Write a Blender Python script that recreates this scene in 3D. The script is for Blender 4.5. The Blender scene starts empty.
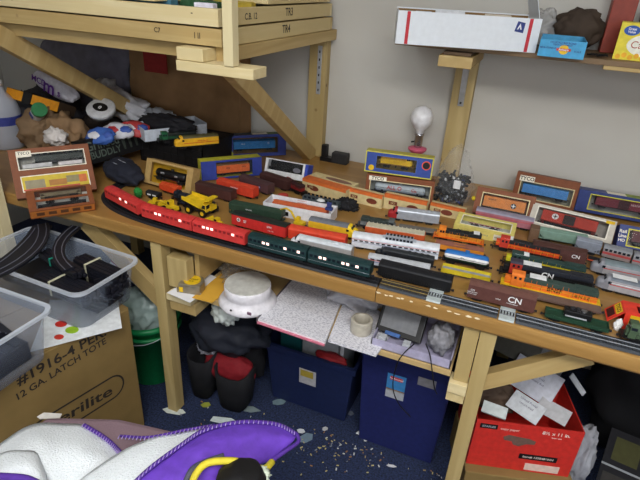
import bpy, bmesh, math, random
from mathutils import Vector, Matrix, noise
R = math.radians
rnd = random.Random(11)
S = bpy.context.scene
COL = S.collection
# ------------------------------------------------------------------ camera geometry (world: X along bench, Y to the wall, Z up)
FPX = 513.0
DESK = 0.74
EYE = Vector((0.0, -1.093, 1.44))
DN = Vector((-60, 1005, 513)).normalized()
AX = Vector((1470, 350, -513)); AX = (AX - DN * AX.dot(DN)).normalized()
AY = AX.cross(DN).normalized()
if AY.z < 0: AY = -AY
def ray(px, py):
    d = Vector((px - 320, py - 240, FPX))
    return Vector((d.dot(AX), d.dot(AY), -d.dot(DN)))
def onz(px, py, z=DESK):
    r = ray(px, py); return EYE + r * ((z - EYE.z) / r.z)
def ony(px, py, y):
    r = ray(px, py); return EYE + r * ((y - EYE.y) / r.y)
def onx(px, py, x):
    r = ray(px, py); return EYE + r * ((x - EYE.x) / r.x)
def proj(p):
    d = Vector(p) - EYE
    c = AX * d.x + AY * d.y - DN * d.z
    return 320 + FPX * c.x / c.z, 240 + FPX * c.y / c.z
cd = bpy.data.cameras.new('camera'); cam = bpy.data.objects.new('camera', cd); COL.objects.link(cam)
# camera right / up / back expressed in world axes
cr = Vector((AX.x, AY.x, -DN.x)); cu = -Vector((AX.y, AY.y, -DN.y)); cb = -Vector((AX.z, AY.z, -DN.z))
m = Matrix((cr, cu, cb)).transposed().to_4x4(); m.translation = EYE
cam.matrix_world = m
cd.sensor_fit = 'HORIZONTAL'; cd.sensor_width = 36; cd.lens = FPX / 640 * 36; cd.clip_start = 0.02
S.camera = cam
# ------------------------------------------------------------------ materials
MATS = {}
def new(name):
    m = bpy.data.materials.new(name); m.use_nodes = True
    return m, m.node_tree.nodes, m.node_tree.links, m.node_tree.nodes['Principled BSDF']
def s2l(c):
    return tuple(((v / 255) / 12.92 if v / 255 <= 0.04045 else ((v / 255 + 0.055) / 1.055) ** 2.4) for v in c) + (1,)
def pm(c, rough=0.55, metal=0.0, var=0.12, scale=60, bump=0.0, name=None, spec=0.4):
    """plain procedural material: sRGB 0-255 colour with a slight mottle"""
    key = (tuple(c), rough, metal, var, scale, bump)
    if key in MATS: return MATS[key]
    m, N, L, B = new(name or 'mat_%d_%d_%d' % tuple(c))
    col = s2l(c)
    tc = N.new('ShaderNodeTexCoord'); nz = N.new('ShaderNodeTexNoise'); nz.inputs['Scale'].default_value = scale; nz.inputs['Detail'].default_value = 4
    L.new(tc.outputs['Object'], nz.inputs['Vector'])
    rp = N.new('ShaderNodeValToRGB'); rp.color_ramp.elements[0].position = .3; rp.color_ramp.elements[1].position = .7
    rp.color_ramp.elements[0].color = tuple(v * (1 - var) for v in col[:3]) + (1,)
    rp.color_ramp.elements[1].color = tuple(min(1, v * (1 + var)) for v in col[:3]) + (1,)
    L.new(nz.outputs['Fac'], rp.inputs['Fac']); L.new(rp.outputs['Color'], B.inputs['Base Color'])
    B.inputs['Roughness'].default_value = rough; B.inputs['Metallic'].default_value = metal
    B.inputs['Specular IOR Level'].default_value = spec
    if bump:
        bp = N.new('ShaderNodeBump'); bp.inputs['Strength'].default_value = bump; bp.inputs['Distance'].default_value = .004
        L.new(nz.outputs['Fac'], bp.inputs['Height']); L.new(bp.outputs['Normal'], B.inputs['Normal'])
    MATS[key] = m; return m
def wood(name, c1, c2, axis='X', rough=.6, ring=9, knots=True, scale=1):
    m, N, L, B = new(name)
    tc = N.new('ShaderNodeTexCoord'); mp = N.new('ShaderNodeMapping')
    st = {'X': (1.2, 14, 14), 'Y': (14, 1.2, 14), 'Z': (14, 14, 1.2)}[axis]
    mp.inputs['Scale'].default_value = tuple(v * scale for v in st)
    L.new(tc.outputs['Object'], mp.inputs['Vector'])
    nz = N.new('ShaderNodeTexNoise'); nz.inputs['Scale'].default_value = 1.4; nz.inputs['Detail'].default_value = 6; nz.inputs['Distortion'].default_value = .7
    L.new(mp.outputs['Vector'], nz.inputs['Vector'])
    mt = N.new('ShaderNodeMath'); mt.operation = 'MULTIPLY'; mt.inputs[1].default_value = ring; L.new(nz.outputs['Fac'], mt.inputs[0])
    sn = N.new('ShaderNodeMath'); sn.operation = 'SINE'; L.new(mt.outputs[0], sn.inputs[0])
    ma = N.new('ShaderNodeMath'); ma.operation = 'MULTIPLY_ADD'; ma.inputs[1].default_value = .35; ma.inputs[2].default_value = .5; L.new(sn.outputs[0], ma.inputs[0])
    rp = N.new('ShaderNodeValToRGB'); rp.color_ramp.elements[0].color = s2l(c1); rp.color_ramp.elements[1].color = s2l(c2)
    L.new(ma.outputs[0], rp.inputs['Fac'])
    out = rp.outputs['Color']
    if knots:
        vo = N.new('ShaderNodeTexVoronoi'); vo.inputs['Scale'].default_value = 7.5; L.new(tc.outputs['Object'], vo.inputs['Vector'])
        r2 = N.new('ShaderNodeValToRGB'); r2.color_ramp.elements[0].position = .03; r2.color_ramp.elements[0].color = (.28, .16, .07, 1)
        r2.color_ramp.elements[1].position = .075; r2.color_ramp.elements[1].color = (1, 1, 1, 1)
        L.new(vo.outputs['Distance'], r2.inputs['Fac'])
        mx = N.new('ShaderNodeMixRGB'); mx.blend_type = 'MULTIPLY'; mx.inputs[0].default_value = .8
        L.new(out, mx.inputs[1]); L.new(r2.outputs['Color'], mx.inputs[2]); out = mx.outputs[0]
    L.new(out, B.inputs['Base Color']); B.inputs['Roughness'].default_value = rough
    return m
def clear(name, c=(235, 240, 245), alpha=.18, rough=.08, cloud=0.0):
    m, N, L, B = new(name)
    tr = N.new('ShaderNodeBsdfTransparent'); tr.inputs[0].default_value = (1, 1, 1, 1)
    B.inputs['Base Color'].default_value = s2l(c); B.inputs['Roughness'].default_value = rough
    mx = N.new('ShaderNodeMixShader'); mx.inputs[0].default_value = alpha
    if cloud:
        tc = N.new('ShaderNodeTexCoord'); nz = N.new('ShaderNodeTexNoise'); nz.inputs['Scale'].default_value = 25; L.new(tc.outputs['Object'], nz.inputs['Vector'])
        ma = N.new('ShaderNodeMath'); ma.operation = 'MULTIPLY_ADD'; ma.inputs[1].default_value = cloud; ma.inputs[2].default_value = alpha - cloud / 2
        L.new(nz.outputs['Fac'], ma.inputs[0]); L.new(ma.outputs[0], mx.inputs[0])
    L.new(tr.outputs[0], mx.inputs[1]); L.new(B.outputs[0], mx.inputs[2])
    L.new(mx.outputs[0], N['Material Output'].inputs[0]); return m
def glow(name, c, s):
    m, N, L, B = new(name); B.inputs['Base Color'].default_value = s2l(c)
    B.inputs['Emission Color'].default_value = s2l(c); B.inputs['Emission Strength'].default_value = s; return m
PINE_X = wood('pine_x', (176, 148, 92), (216, 194, 142), 'X'); PINE_Y = wood('pine_y', (176, 148, 92), (214, 192, 140), 'Y'); PINE_Z = wood('pine_z', (172, 148, 94), (210, 190, 138), 'Z')
PALE_X = wood('pale_pine_x', (214, 194, 142), (240, 228, 190), 'X'); PALE_Y = wood('pale_pine_y', (206, 184, 130), (224, 206, 158), 'Y'); PALE_Z = wood('pale_pine_z', (216, 200, 154), (242, 232, 198), 'Z')
DESKW = wood('desk_laminate', (150, 112, 58), (184, 144, 84), 'X', rough=.35, knots=False)
WHITE = pm((232, 234, 236)); BLACK = pm((18, 18, 20), .45); DARK = pm((38, 38, 42), .5); GREY = pm((120, 124, 130)); LGREY = pm((176, 180, 186)); SILVER = pm((178, 184, 194), .3, .55)
RED = pm((196, 44, 34), .45); CARRED = pm((204, 60, 58), .4); ORANGE = pm((222, 104, 30), .5); YELLOW = pm((226, 186, 30), .5); BROWN = pm((88, 52, 44), .55); DBROWN = pm((62, 44, 42), .6)
GREEN = pm((30, 62, 44), .5); DGREEN = pm((24, 52, 54), .4); BLUE = pm((40, 108, 178), .45); NAVY = pm((34, 52, 132), .5); TAN = pm((170, 130, 84)); CREAM = pm((222, 206, 158)); TYB = pm((126, 70, 38), .6)
BOXO = pm((218, 112, 50), .6); BYEL = pm((218, 206, 62), .55); RUST = pm((170, 62, 36), .6); MAROON = pm((104, 30, 38), .5); CHROME = pm((200, 200, 205), .2, .9); KRAFT = pm((132, 104, 66), .85, 0, .1, 20)
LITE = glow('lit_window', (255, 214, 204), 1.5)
FILM = clear('window_film', (90, 92, 96), alpha=.07, rough=.06)
GLASSW = pm((30, 36, 44), .15)
# ------------------------------------------------------------------ mesh builder
_txt = {}
def text_geo(s, bold=True):
    if (s, bold) in _txt: return _txt[(s, bold)]
    cu_ = bpy.data.curves.new('t', 'FONT'); cu_.body = s; cu_.align_x = 'CENTER'; cu_.align_y = 'CENTER'; cu_.size = 1; cu_.resolution_u = 3
    if bold: cu_.offset = .018
    o = bpy.data.objects.new('t', cu_); COL.objects.link(o)
    dg = bpy.context.evaluated_depsgraph_get(); me = bpy.data.meshes.new_from_object(o.evaluated_get(dg))
    g = ([v.co.copy() for v in me.vertices], [tuple(p.vertices) for p in me.polygons])
    bpy.data.objects.remove(o); bpy.data.curves.remove(cu_); bpy.data.meshes.remove(me)
    _txt[(s, bold)] = g; return g
class MB:
    def __init__(s): s.bm = bmesh.new(); s.mats = []; s.sm = False
    def mi(s, m):
        if m not in s.mats: s.mats.append(m)
        return s.mats.index(m)
    def faces(s, vs, fs, m, M=None, smooth=False):
        i = s.mi(m); bv = [s.bm.verts.new((M @ Vector(v)) if M else Vector(v)) for v in vs]
        for f in fs:
            try: q = s.bm.faces.new([bv[k] for k in f]); q.material_index = i; q.smooth = smooth
            except ValueError: pass
        return s
    def box(s, x0, x1, y0, y1, z0, z1, m, M=None, b=0.0):
        if x1 < x0: x0, x1 = x1, x0
        if y1 < y0: y0, y1 = y1, y0
        if z1 < z0: z0, z1 = z1, z0
        if b <= 0:
            vs = [(x, y, z) for x in (x0, x1) for y in (y0, y1) for z in (z0, z1)]
            fs = [(0, 1, 3, 2), (4, 6, 7, 5), (0, 4, 5, 1), (2, 3, 7, 6), (0, 2, 6, 4), (1, 5, 7, 3)]
            return s.faces(vs, fs, m, M)
        t = bmesh.new(); bmesh.ops.create_cube(t, size=1)
        for v in t.verts: v.co = Vector(((x0 + x1) / 2 + v.co.x * (x1 - x0), (y0 + y1) / 2 + v.co.y * (y1 - y0), (z0 + z1) / 2 + v.co.z * (z1 - z0)))
        bmesh.ops.bevel(t, geom=t.edges[:], offset=b, segments=2, profile=.6, affect='EDGES')
        t.verts.index_update(); s.faces([v.co.copy() for v in t.verts], [[v.index for v in f.verts] for f in t.faces], m, M); t.free(); return s
    def prism(s, pts, a0, a1, m, axis='X', M=None, smooth=False):
        """2D outline pushed along an axis; pts are (y,z) for X, (x,z) for Y, (x,y) for Z"""
        n = len(pts)
        f = {'X': lambda a, p: (a, p[0], p[1]), 'Y': lambda a, p: (p[0], a, p[1]), 'Z': lambda a, p: (p[0], p[1], a)}[axis]
        vs = [f(a0, p) for p in pts] + [f(a1, p) for p in pts]
        i = s.mi(m); bv = [s.bm.verts.new((M @ Vector(v)) if M else Vector(v)) for v in vs]
        for k in range(n):
            q = s.bm.faces.new((bv[k], bv[(k + 1) % n], bv[n + (k + 1) % n], bv[n + k])); q.material_index = i; q.smooth = smooth
        for c in (bv[:n], bv[n:][::-1]):
            q = s.bm.faces.new(c); q.material_index = i
        return s
    def cyl(s, p0, p1, r, m, seg=12, r1=None, M=None, smooth=True, cap=True):
        p0, p1 = Vector(p0), Vector(p1); r1 = r if r1 is None else r1; d = (p1 - p0).normalized()
        u = d.orthogonal().normalized(); w = d.cross(u); vs = []
        for p, q in ((p0, r), (p1, r1)):
            for k in range(seg): a = 2 * math.pi * k / seg; vs.append(p + u * q * math.cos(a) + w * q * math.sin(a))
        fs = [(k, (k + 1) % seg, seg + (k + 1) % seg, seg + k) for k in range(seg)]
        s.faces(vs, fs, m, M, smooth)
        if cap:
            s.faces(vs[:seg], [tuple(range(seg))[::-1]], m, M); s.faces(vs[seg:], [tuple(range(seg))], m, M)
        return s
    def lathe(s, prof, m, seg=24, M=None, c=(0, 0, 0)):
        vs = [(c[0] + r * math.cos(2 * math.pi * k / seg), c[1] + r * math.sin(2 * math.pi * k / seg), c[2] + z) for r, z in prof for k in range(seg)]
        fs = [(j * seg + k, j * seg + (k + 1) % seg, (j + 1) * seg + (k + 1) % seg, (j + 1) * seg + k) for j in range(len(prof) - 1) for k in range(seg)]
        return s.faces(vs, fs, m, M, True)
    def tube(s, path, r, m, seg=6, M=None):
        P = [Vector(p) for p in path]; vs = []
        for i, p in enumerate(P):
            d = (P[min(i + 1, len(P) - 1)] - P[max(i - 1, 0)]).normalized()
            u = d.cross(Vector((0, 0, 1))); u = u.normalized() if u.length > 1e-4 else Vector((1, 0, 0)); w = d.cross(u)
            rr = r if not isinstance(r, (list, tuple)) else r[i]
            vs += [p + (u * math.cos(2 * math.pi * k / seg) + w * math.sin(2 * math.pi * k / seg)) * rr for k in range(seg)]
        fs = [(i * seg + k, i * seg + (k + 1) % seg, (i + 1) * seg + (k + 1) % seg, (i + 1) * seg + k) for i in range(len(P) - 1) for k in range(seg)]
        fs += [tuple(range(seg))[::-1], tuple(range((len(P) - 1) * seg, len(P) * seg))]
        return s.faces(vs, fs, m, M, True)
    def text(s, t, size, m, M, bold=True):
        vs, fs = text_geo(t, bold); return s.faces([v * size for v in vs], fs, m, M)
    def build(s, name, parent=None, bevel=0, sub=0):
        me = bpy.data.meshes.new(name); bmesh.ops.recalc_face_normals(s.bm, faces=s.bm.faces[:]); s.bm.to_mesh(me); s.bm.free()
        for m in s.mats: me.materials.append(m)
        o = bpy.data.objects.new(name, me); COL.objects.link(o)
        if parent: o.parent = parent
        if bevel:
            b = o.modifiers.new('b', 'BEVEL'); b.width = bevel; b.segments = 2; b.limit_method = 'ANGLE'
        if sub:
            b = o.modifiers.new('s', 'SUBSURF'); b.levels = sub; b.render_levels = sub
        return o
def XZ(x, y, z, flip=False):
    """text plane facing local -y (reads left to right along +x)"""
    M = Matrix(((1, 0, 0, x), (0, 0, -1, y), (0, 1, 0, z), (0, 0, 0, 1)))
    return M
def thing(name, label, cat, group=None, M=None):
    o = bpy.data.objects.new(name, None); COL.objects.link(o); o.empty_display_size = .02
    o['label'] = label; o['category'] = cat
    if group: o['group'] = group
    if M is not None: o.matrix_world = M
    return o
def tag(o, label, cat, group=None, kind=None):
    o['label'] = label; o['category'] = cat
    if group: o['group'] = group
    if kind: o['kind'] = kind
    return o
def struct(o): o['kind'] = 'structure'; return o
def frame(p, xdir, up=Vector((0, 0, 1)), s=1.0):
    x = Vector(xdir).normalized(); y = Vector(up).cross(x).normalized(); z = x.cross(y)
    m = Matrix((x, y, z)).transposed().to_4x4()
    m = Matrix.Translation(p) @ m
    return m @ Matrix.Scale(s, 4) if s != 1 else m
def fit(A, B, W, z=DESK):
    """placement of a car from the two near lower corners: matrix at centre of base, length"""
    a, b = onz(A[0], A[1], z), onz(B[0], B[1], z); L = (b - a).length
    Mx = frame((a + b) / 2, b - a); Mx = Mx @ Matrix.Translation((0, W / 2, 0))
    return Mx, L
def blob(mb, c, rad, m, seed=0, amp=.3, freq=3.0, sub=4, M=None, flat=None):
    t = bmesh.new(); bmesh.ops.create_icosphere(t, subdivisions=sub, radius=1)
    o = Vector((seed * 7.3, seed * 3.1, seed * 1.7))
    for v in t.verts:
        n_ = v.co.normalized(); k = noise.noise(n_ * freq + o) + .5 * abs(noise.noise(n_ * freq * 2.3 + o)) + .3 * abs(noise.noise(n_ * freq * 5 + o))
        q = n_ * (1 + amp * k); v.co = Vector((c[0] + q.x * rad[0], c[1] + q.y * rad[1], c[2] + q.z * rad[2]))
        if flat is not None: v.co.z = max(v.co.z, flat)
    t.verts.index_update(); mb.faces([v.co.copy() for v in t.verts], [[v.index for v in f.verts] for f in t.faces], m, M, True); t.free(); return mb
# ------------------------------------------------------------------ rolling stock
_shared = {}
def truck_mesh():
    if 'truck' not in _shared:
        mb = MB()
        for x in (-.0075, .0075):
            pass
        for y in (-.0115, .0115):
            mb.box(-.013, .013, y - .001, y + .001, .0045, .0085, BLACK); mb.box(-.004, .004, y - .0014, y + .0014, .002, .009, BLACK)
        mb.box(-.003, .003, -.011, .011, .006, .011, BLACK)
        o = mb.build('truck'); _shared['truck'] = o.data; bpy.data.objects.remove(o)
        mb = MB()
        for y in (-.0085, .0085): mb.cyl((0, y - .0012, .005), (0, y + .0012, .005), .005, DARK, 10)
        mb.cyl((0, -.0085, .005), (0, .0085, .005), .001, BLACK, 6)
        o = mb.build('wheelset'); _shared['wheel'] = o.data; bpy.data.objects.remove(o)
        mb = MB(); mb.box(0, .008, -.0012, .0012, .007, .0095, DARK); mb.box(.007, .0115, -.0022, .0022, .006, .0105, DARK)
        o = mb.build('coupler'); _shared['coup'] = o.data; bpy.data.objects.remove(o)
    return _shared['truck']
def running(root, L, inset=.024, coup=True):
    truck_mesh()
    for s in (-1, 1):
        t = bpy.data.objects.new('truck', _shared['truck']); COL.objects.link(t); t.parent = root; t.location = (s * (L / 2 - inset), 0, 0)
        for x in (-.0075, .0075): q = bpy.data.objects.new('wheelset', _shared['wheel']); COL.objects.link(q); q.parent = t; q.location = (x, 0, 0)
        if coup:
            c = bpy.data.objects.new('coupler', _shared['coup']); COL.objects.link(c); c.parent = root; c.location = (s * (L / 2 - .003), 0, 0)
            if s < 0: c.rotation_euler = (0, 0, math.pi)
def letters(root, items, y, name='lettering'):
    for (t, x, z, size, mt) in items:
        mb = MB(); mb.text(t, size, mt, XZ(x, y, z)); mb.build(name, root)
def box_car(root, L, H=.048, W=.034, body=BROWN, roof=None, door=None, ribs=12, texts=(), emblem=None, stripe=None, walk=True):
    roof = roof or body; door = door or body; z0 = .0105
    mb = MB(); mb.box(-L / 2, L / 2, -W / 2, W / 2, z0, H - .003, body)
    for s in (-1, 1):
        for k in range(ribs + 1):
            x = -L / 2 + L * k / ribs
            if abs(x) < .019: continue
            mb.box(x - .0006, x + .0006, s * W / 2, s * (W / 2 + .0006), z0, H - .004, body)
    for s in (-1, 1):
        mb.box(s * L / 2, s * (L / 2 + .0006), -W / 2 + .002, W / 2 - .002, z0 + .006, z0 + .0075, body); mb.box(s * L / 2, s * (L / 2 + .0006), -W / 2 + .002, W / 2 - .002, z0 + .018, z0 + .0195, body)
    mb.box(-L / 2 + .035, L / 2 - .035, -W / 2 + .008, W / 2 - .008, .006, z0, BLACK)
    mb.build('body', root)
    mb = MB(); mb.prism([(-W / 2 - .0006, H - .0045), (W / 2 + .0006, H - .0045), (W / 2 + .0006, H - .003), (0, H), (-W / 2 - .0006, H - .003)], -L / 2 - .0005, L / 2 + .0005, roof)
    for k in range(9):
        x = -L / 2 + L * (k + .5) / 9; mb.prism([(-W / 2, H - .003), (0, H + .0004), (W / 2, H - .003)], x - .0005, x + .0005, roof)
    if walk: mb.box(-L / 2 - .003, L / 2 + .003, -.003, .003, H + .0005, H + .0012, roof)
    mb.build('roof', root)
    for s in (-1, 1):
        mb = MB(); mb.box(-.017, .017, s * W / 2, s * (W / 2 + .0012), z0 + .001, H - .006, door)
        for k in range(4): mb.box(-.017, .017, s * (W / 2 + .0012), s * (W / 2 + .0016), z0 + .005 + k * .008, z0 + .006 + k * .008, door)
        mb.build('door', root)
    if stripe:
        mb = MB(); mb.box(-L / 2 + .0005, L / 2 - .0005, -W / 2 - .0008, -W / 2, stripe[0], stripe[1], stripe[2]); mb.build('stripe', root)
    if emblem:
        mb = MB(); x, z, r, m1, m2 = emblem
        mb.cyl((x, -W / 2 - .0007, z), (x, -W / 2 - .0013, z), r, m1, 20); mb.box(x - r * .75, x + r * .75, -W / 2 - .0016, -W / 2 - .0013, z - r * .14, z + r * .14, m2); mb.box(x - r * .14, x + r * .14, -W / 2 - .0016, -W / 2 - .0013, z - r * .75, z + r * .75, m2)
        mb.build('emblem', root)
    letters(root, texts, -W / 2 - .0019)
    running(root, L)
def roof_profile(W, z0, H, rnd_=.45, n=7):
    r = H * .001 + W * rnd_ * .5; pts = [(-W / 2, z0), (W / 2, z0)]
    rz = W * .22
    for k in range(n + 1):
        a = math.pi * k / n; pts.append((W / 2 * math.cos(a) if 0 < k < n else (W / 2 if k == 0 else -W / 2), H - rz + rz * math.sin(a) ** .7 if 0 < k < n else H - rz))
    return pts
def coach(root, L, H=.05, W=.036, body=CARRED, roof=None, win=GLASSW, lit=(), nwin=12, stripes=(), band=None, dome=False, taper=False, ribs=False, zwin=(.030, .037), flute=None, trim=None):
    z0 = .0105; roof = roof or body
    mb = MB(); mb.box(-L / 2, L / 2, -W / 2, W / 2, z0, H - W * .22 + .0001, body)
    mb.box(-L / 2 + .04, L / 2 - .04, -W / 2 + .006, W / 2 - .006, .005, z0, BLACK)
    if flute:
        for k in range(5):
            for s in (-1, 1): mb.box(-L / 2, L / 2, s * W / 2, s * (W / 2 + .0006), z0 + .002 + k * .003, z0 + .0035 + k * .003, flute)
    if ribs:
        for k in range(int(L / .006)):
            x = -L / 2 + .003 + k * .006
            for s in (-1, 1): mb.box(x - .0008, x + .0008, s * W / 2, s * (W / 2 + .001), z0 + .001, z0 + .011, body)
    mb.build('body', root)
    mb = MB(); pr = roof_profile(W + .0006, H - W * .22, H)
    mb.prism(pr, -L / 2 - .0003, L / 2 + .0003, roof, smooth=False)
    for k in range(5): x = -L / 2 + L * (k + .5) / 5; mb.box(x - .004, x + .004, -.003, .003, H - .001, H + .0012, roof)
    mb.build('roof', root)
    for s in (-1, 1):
        for k in range(nwin):
            x = -L / 2 + L * (k + .7) / (nwin + .4); isl = k in lit
            mb = MB(); mb.box(x - L / nwin * .30, x + L / nwin * .30, s * (W / 2 - .0002), s * (W / 2 + .0006), zwin[0], zwin[1], LITE if isl else win); mb.build('window', root)
    for j, (za, zb, mt) in enumerate(stripes):
        mb = MB()
        for s in (-1, 1): mb.box(-L / 2, L / 2, s * W / 2, s * (W / 2 + .0004), za, zb, mt)
        mb.build('stripe', root)
    if dome:
        mb = MB(); n = 6; x0, x1 = dome
        mb.prism([(-W * .38, H - .004), (W * .38, H - .004), (W * .34, H + .006), (W * .2, H + .0095), (-W * .2, H + .0095), (-W * .34, H + .006)], x0, x1, SILVER); 
        mb.prism([(-W * .3, H - .004), (W * .3, H - .004), (0, H + .006)], x0 - .008, x1 + .008, SILVER); mb.build('dome', root)
        for k in range(8):
            x = x0 + (x1 - x0) * (k + .5) / 8
            mb = MB()
            for s in (-1, 1):
                mb.faces([(x - .0035, s * W * .385, H - .001), (x + .0035, s * W * .385, H - .001), (x + .0035, s * W * .352, H + .0052), (x - .0035, s * W * .352, H + .0052)], [(0, 1, 2, 3)], GLASSW)
            mb.box(x - .003, x + .003, -W * .17, W * .17, H + .0095, H + .01, GLASSW); mb.build('dome_window', root)
    running(root, L)
def tank_car(root, L, H=.046, top=BLUE, mid=WHITE, low=GREEN, texts=()):
    r = .015; zc = H - .004 - r
    mb = MB()
    for i in range(24):
        a0, a1 = 2 * math.pi * i / 24, 2 * math.pi * (i + 1) / 24; zz = math.sin((a0 + a1) / 2)
        mt = top if zz > .45 else (mid if zz > -.2 else low)
        rings = [(-L / 2 + .004, .5), (-L / 2 + .007, .85), (-L / 2 + .012, 1), (L / 2 - .012, 1), (L / 2 - .007, .85), (L / 2 - .004, .5)]
        for (xa, ra), (xb, rb) in zip(rings, rings[1:]):
            mb.faces([(xa, r * ra * math.cos(a0), zc + r * ra * math.sin(a0)), (xa, r * ra * math.cos(a1), zc + r * ra * math.sin(a1)), (xb, r * rb * math.cos(a1), zc + r * rb * math.sin(a1)), (xb, r * rb * math.cos(a0), zc + r * rb * math.sin(a0))], [(0, 1, 2, 3)], mt, None, True)
        for e in (0, -1):
            xa, ra = rings[e]; mb.faces([(xa, 0, zc), (xa, r * ra * math.cos(a0), zc + r * ra * math.sin(a0)), (xa, r * ra * math.cos(a1), zc + r * ra * math.sin(a1))], [(0, 1, 2)], mt)
    bmesh.ops.remove_doubles(mb.bm, verts=mb.bm.verts[:], dist=1e-6)
    mb.build('tank', root)
    mb = MB(); mb.cyl((0, 0, zc + r - .001), (0, 0, zc + r + .004), .006, top, 16); mb.cyl((0, 0, zc + r + .004), (0, 0, zc + r + .005), .0066, top, 16); mb.build('dome', root)
    mb = MB(); mb.box(-L / 2, L / 2, -.013, .013, .009, .012, BLACK)
    for s in (-1, 1): mb.box(s * (L / 2 - .03) - .004, s * (L / 2 - .03) + .004, -.013, .013, .012, .018, BLACK); mb.tube([(-L / 2 + .004, s * .0155, zc), (L / 2 - .004, s * .0155, zc)], .0005, BLACK)
    mb.build('underframe', root); letters(root, texts, -r - .0006); running(root, L)
def flat_car(root, L, W=.034, deck=BROWN, side=GREEN, sideh=.005, load=None, H0=.0105):
    mb = MB(); mb.box(-L / 2, L / 2, -W / 2, W / 2, H0, H0 + .004, side); mb.box(-L / 2 + .001, L / 2 - .001, -W / 2 + .001, W / 2 - .001, H0 + .004, H0 + .0048, deck)
    mb.box(-L / 2, L / 2, -.008, .008, .007, H0, BLACK); mb.build('deck', root)
    if sideh > .005:
        mb = MB()
        for s in (-1, 1):
            mb.box(-L / 2, L / 2, s * W / 2, s * (W / 2 - .0015), H0 + .004, H0 + .004 + sideh, side); mb.box(s * L / 2, s * (L / 2 - .0015), -W / 2, W / 2, H0 + .004, H0 + .004 + sideh, side)
            for k in range(10): x = -L / 2 + L * (k + .5) / 10; mb.box(x - .0007, x + .0007, s * W / 2, s * (W / 2 + .001), H0, H0 + .004 + sideh, side)
        mb.build('side_wall', root)
    running(root, L)
def hopper(root, L, H=.045, W=.034, body=GREY, load=None, top=None, ribs=9):
    z0 = .012; mb = MB(); mb.prism([(-L / 2 + .022, z0), (L / 2 - .022, z0), (L / 2, z0 + .016), (L / 2, H - .003), (-L / 2, H - .003), (-L / 2, z0 + .016)], -W / 2, W / 2, body, 'Y')
    mb.box(-L / 2, L / 2, -W / 2, W / 2, z0, z0 + .003, body)
    for k in range(ribs + 1):
        x = -L / 2 + .002 + (L - .004) * k / ribs
        for s in (-1, 1): mb.box(x - .0008, x + .0008, s * W / 2, s * (W / 2 + .0012), z0 + .003, H - .003, body)
    mb.build('body', root)
    mb = MB()
    if load:
        mb.box(-L / 2 + .002, L / 2 - .002, -W / 2 + .002, W / 2 - .002, H - .003, H, load)
        for k in range(14): x = -L / 2 + L * (k + .5) / 14; mb.box(x - .002, x + .002, -W / 2 + .001, W / 2 - .001, H, H + .0018, load)
    else: mb.box(-L / 2, L / 2, -W / 2 + .001, W / 2 - .001, H - .003, H, top or body); mb.box(-L / 2, L / 2, -.003, .003, H, H + .001, top or body)
    mb.build('roof' if not load else 'load', root); running(root, L)
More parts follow.
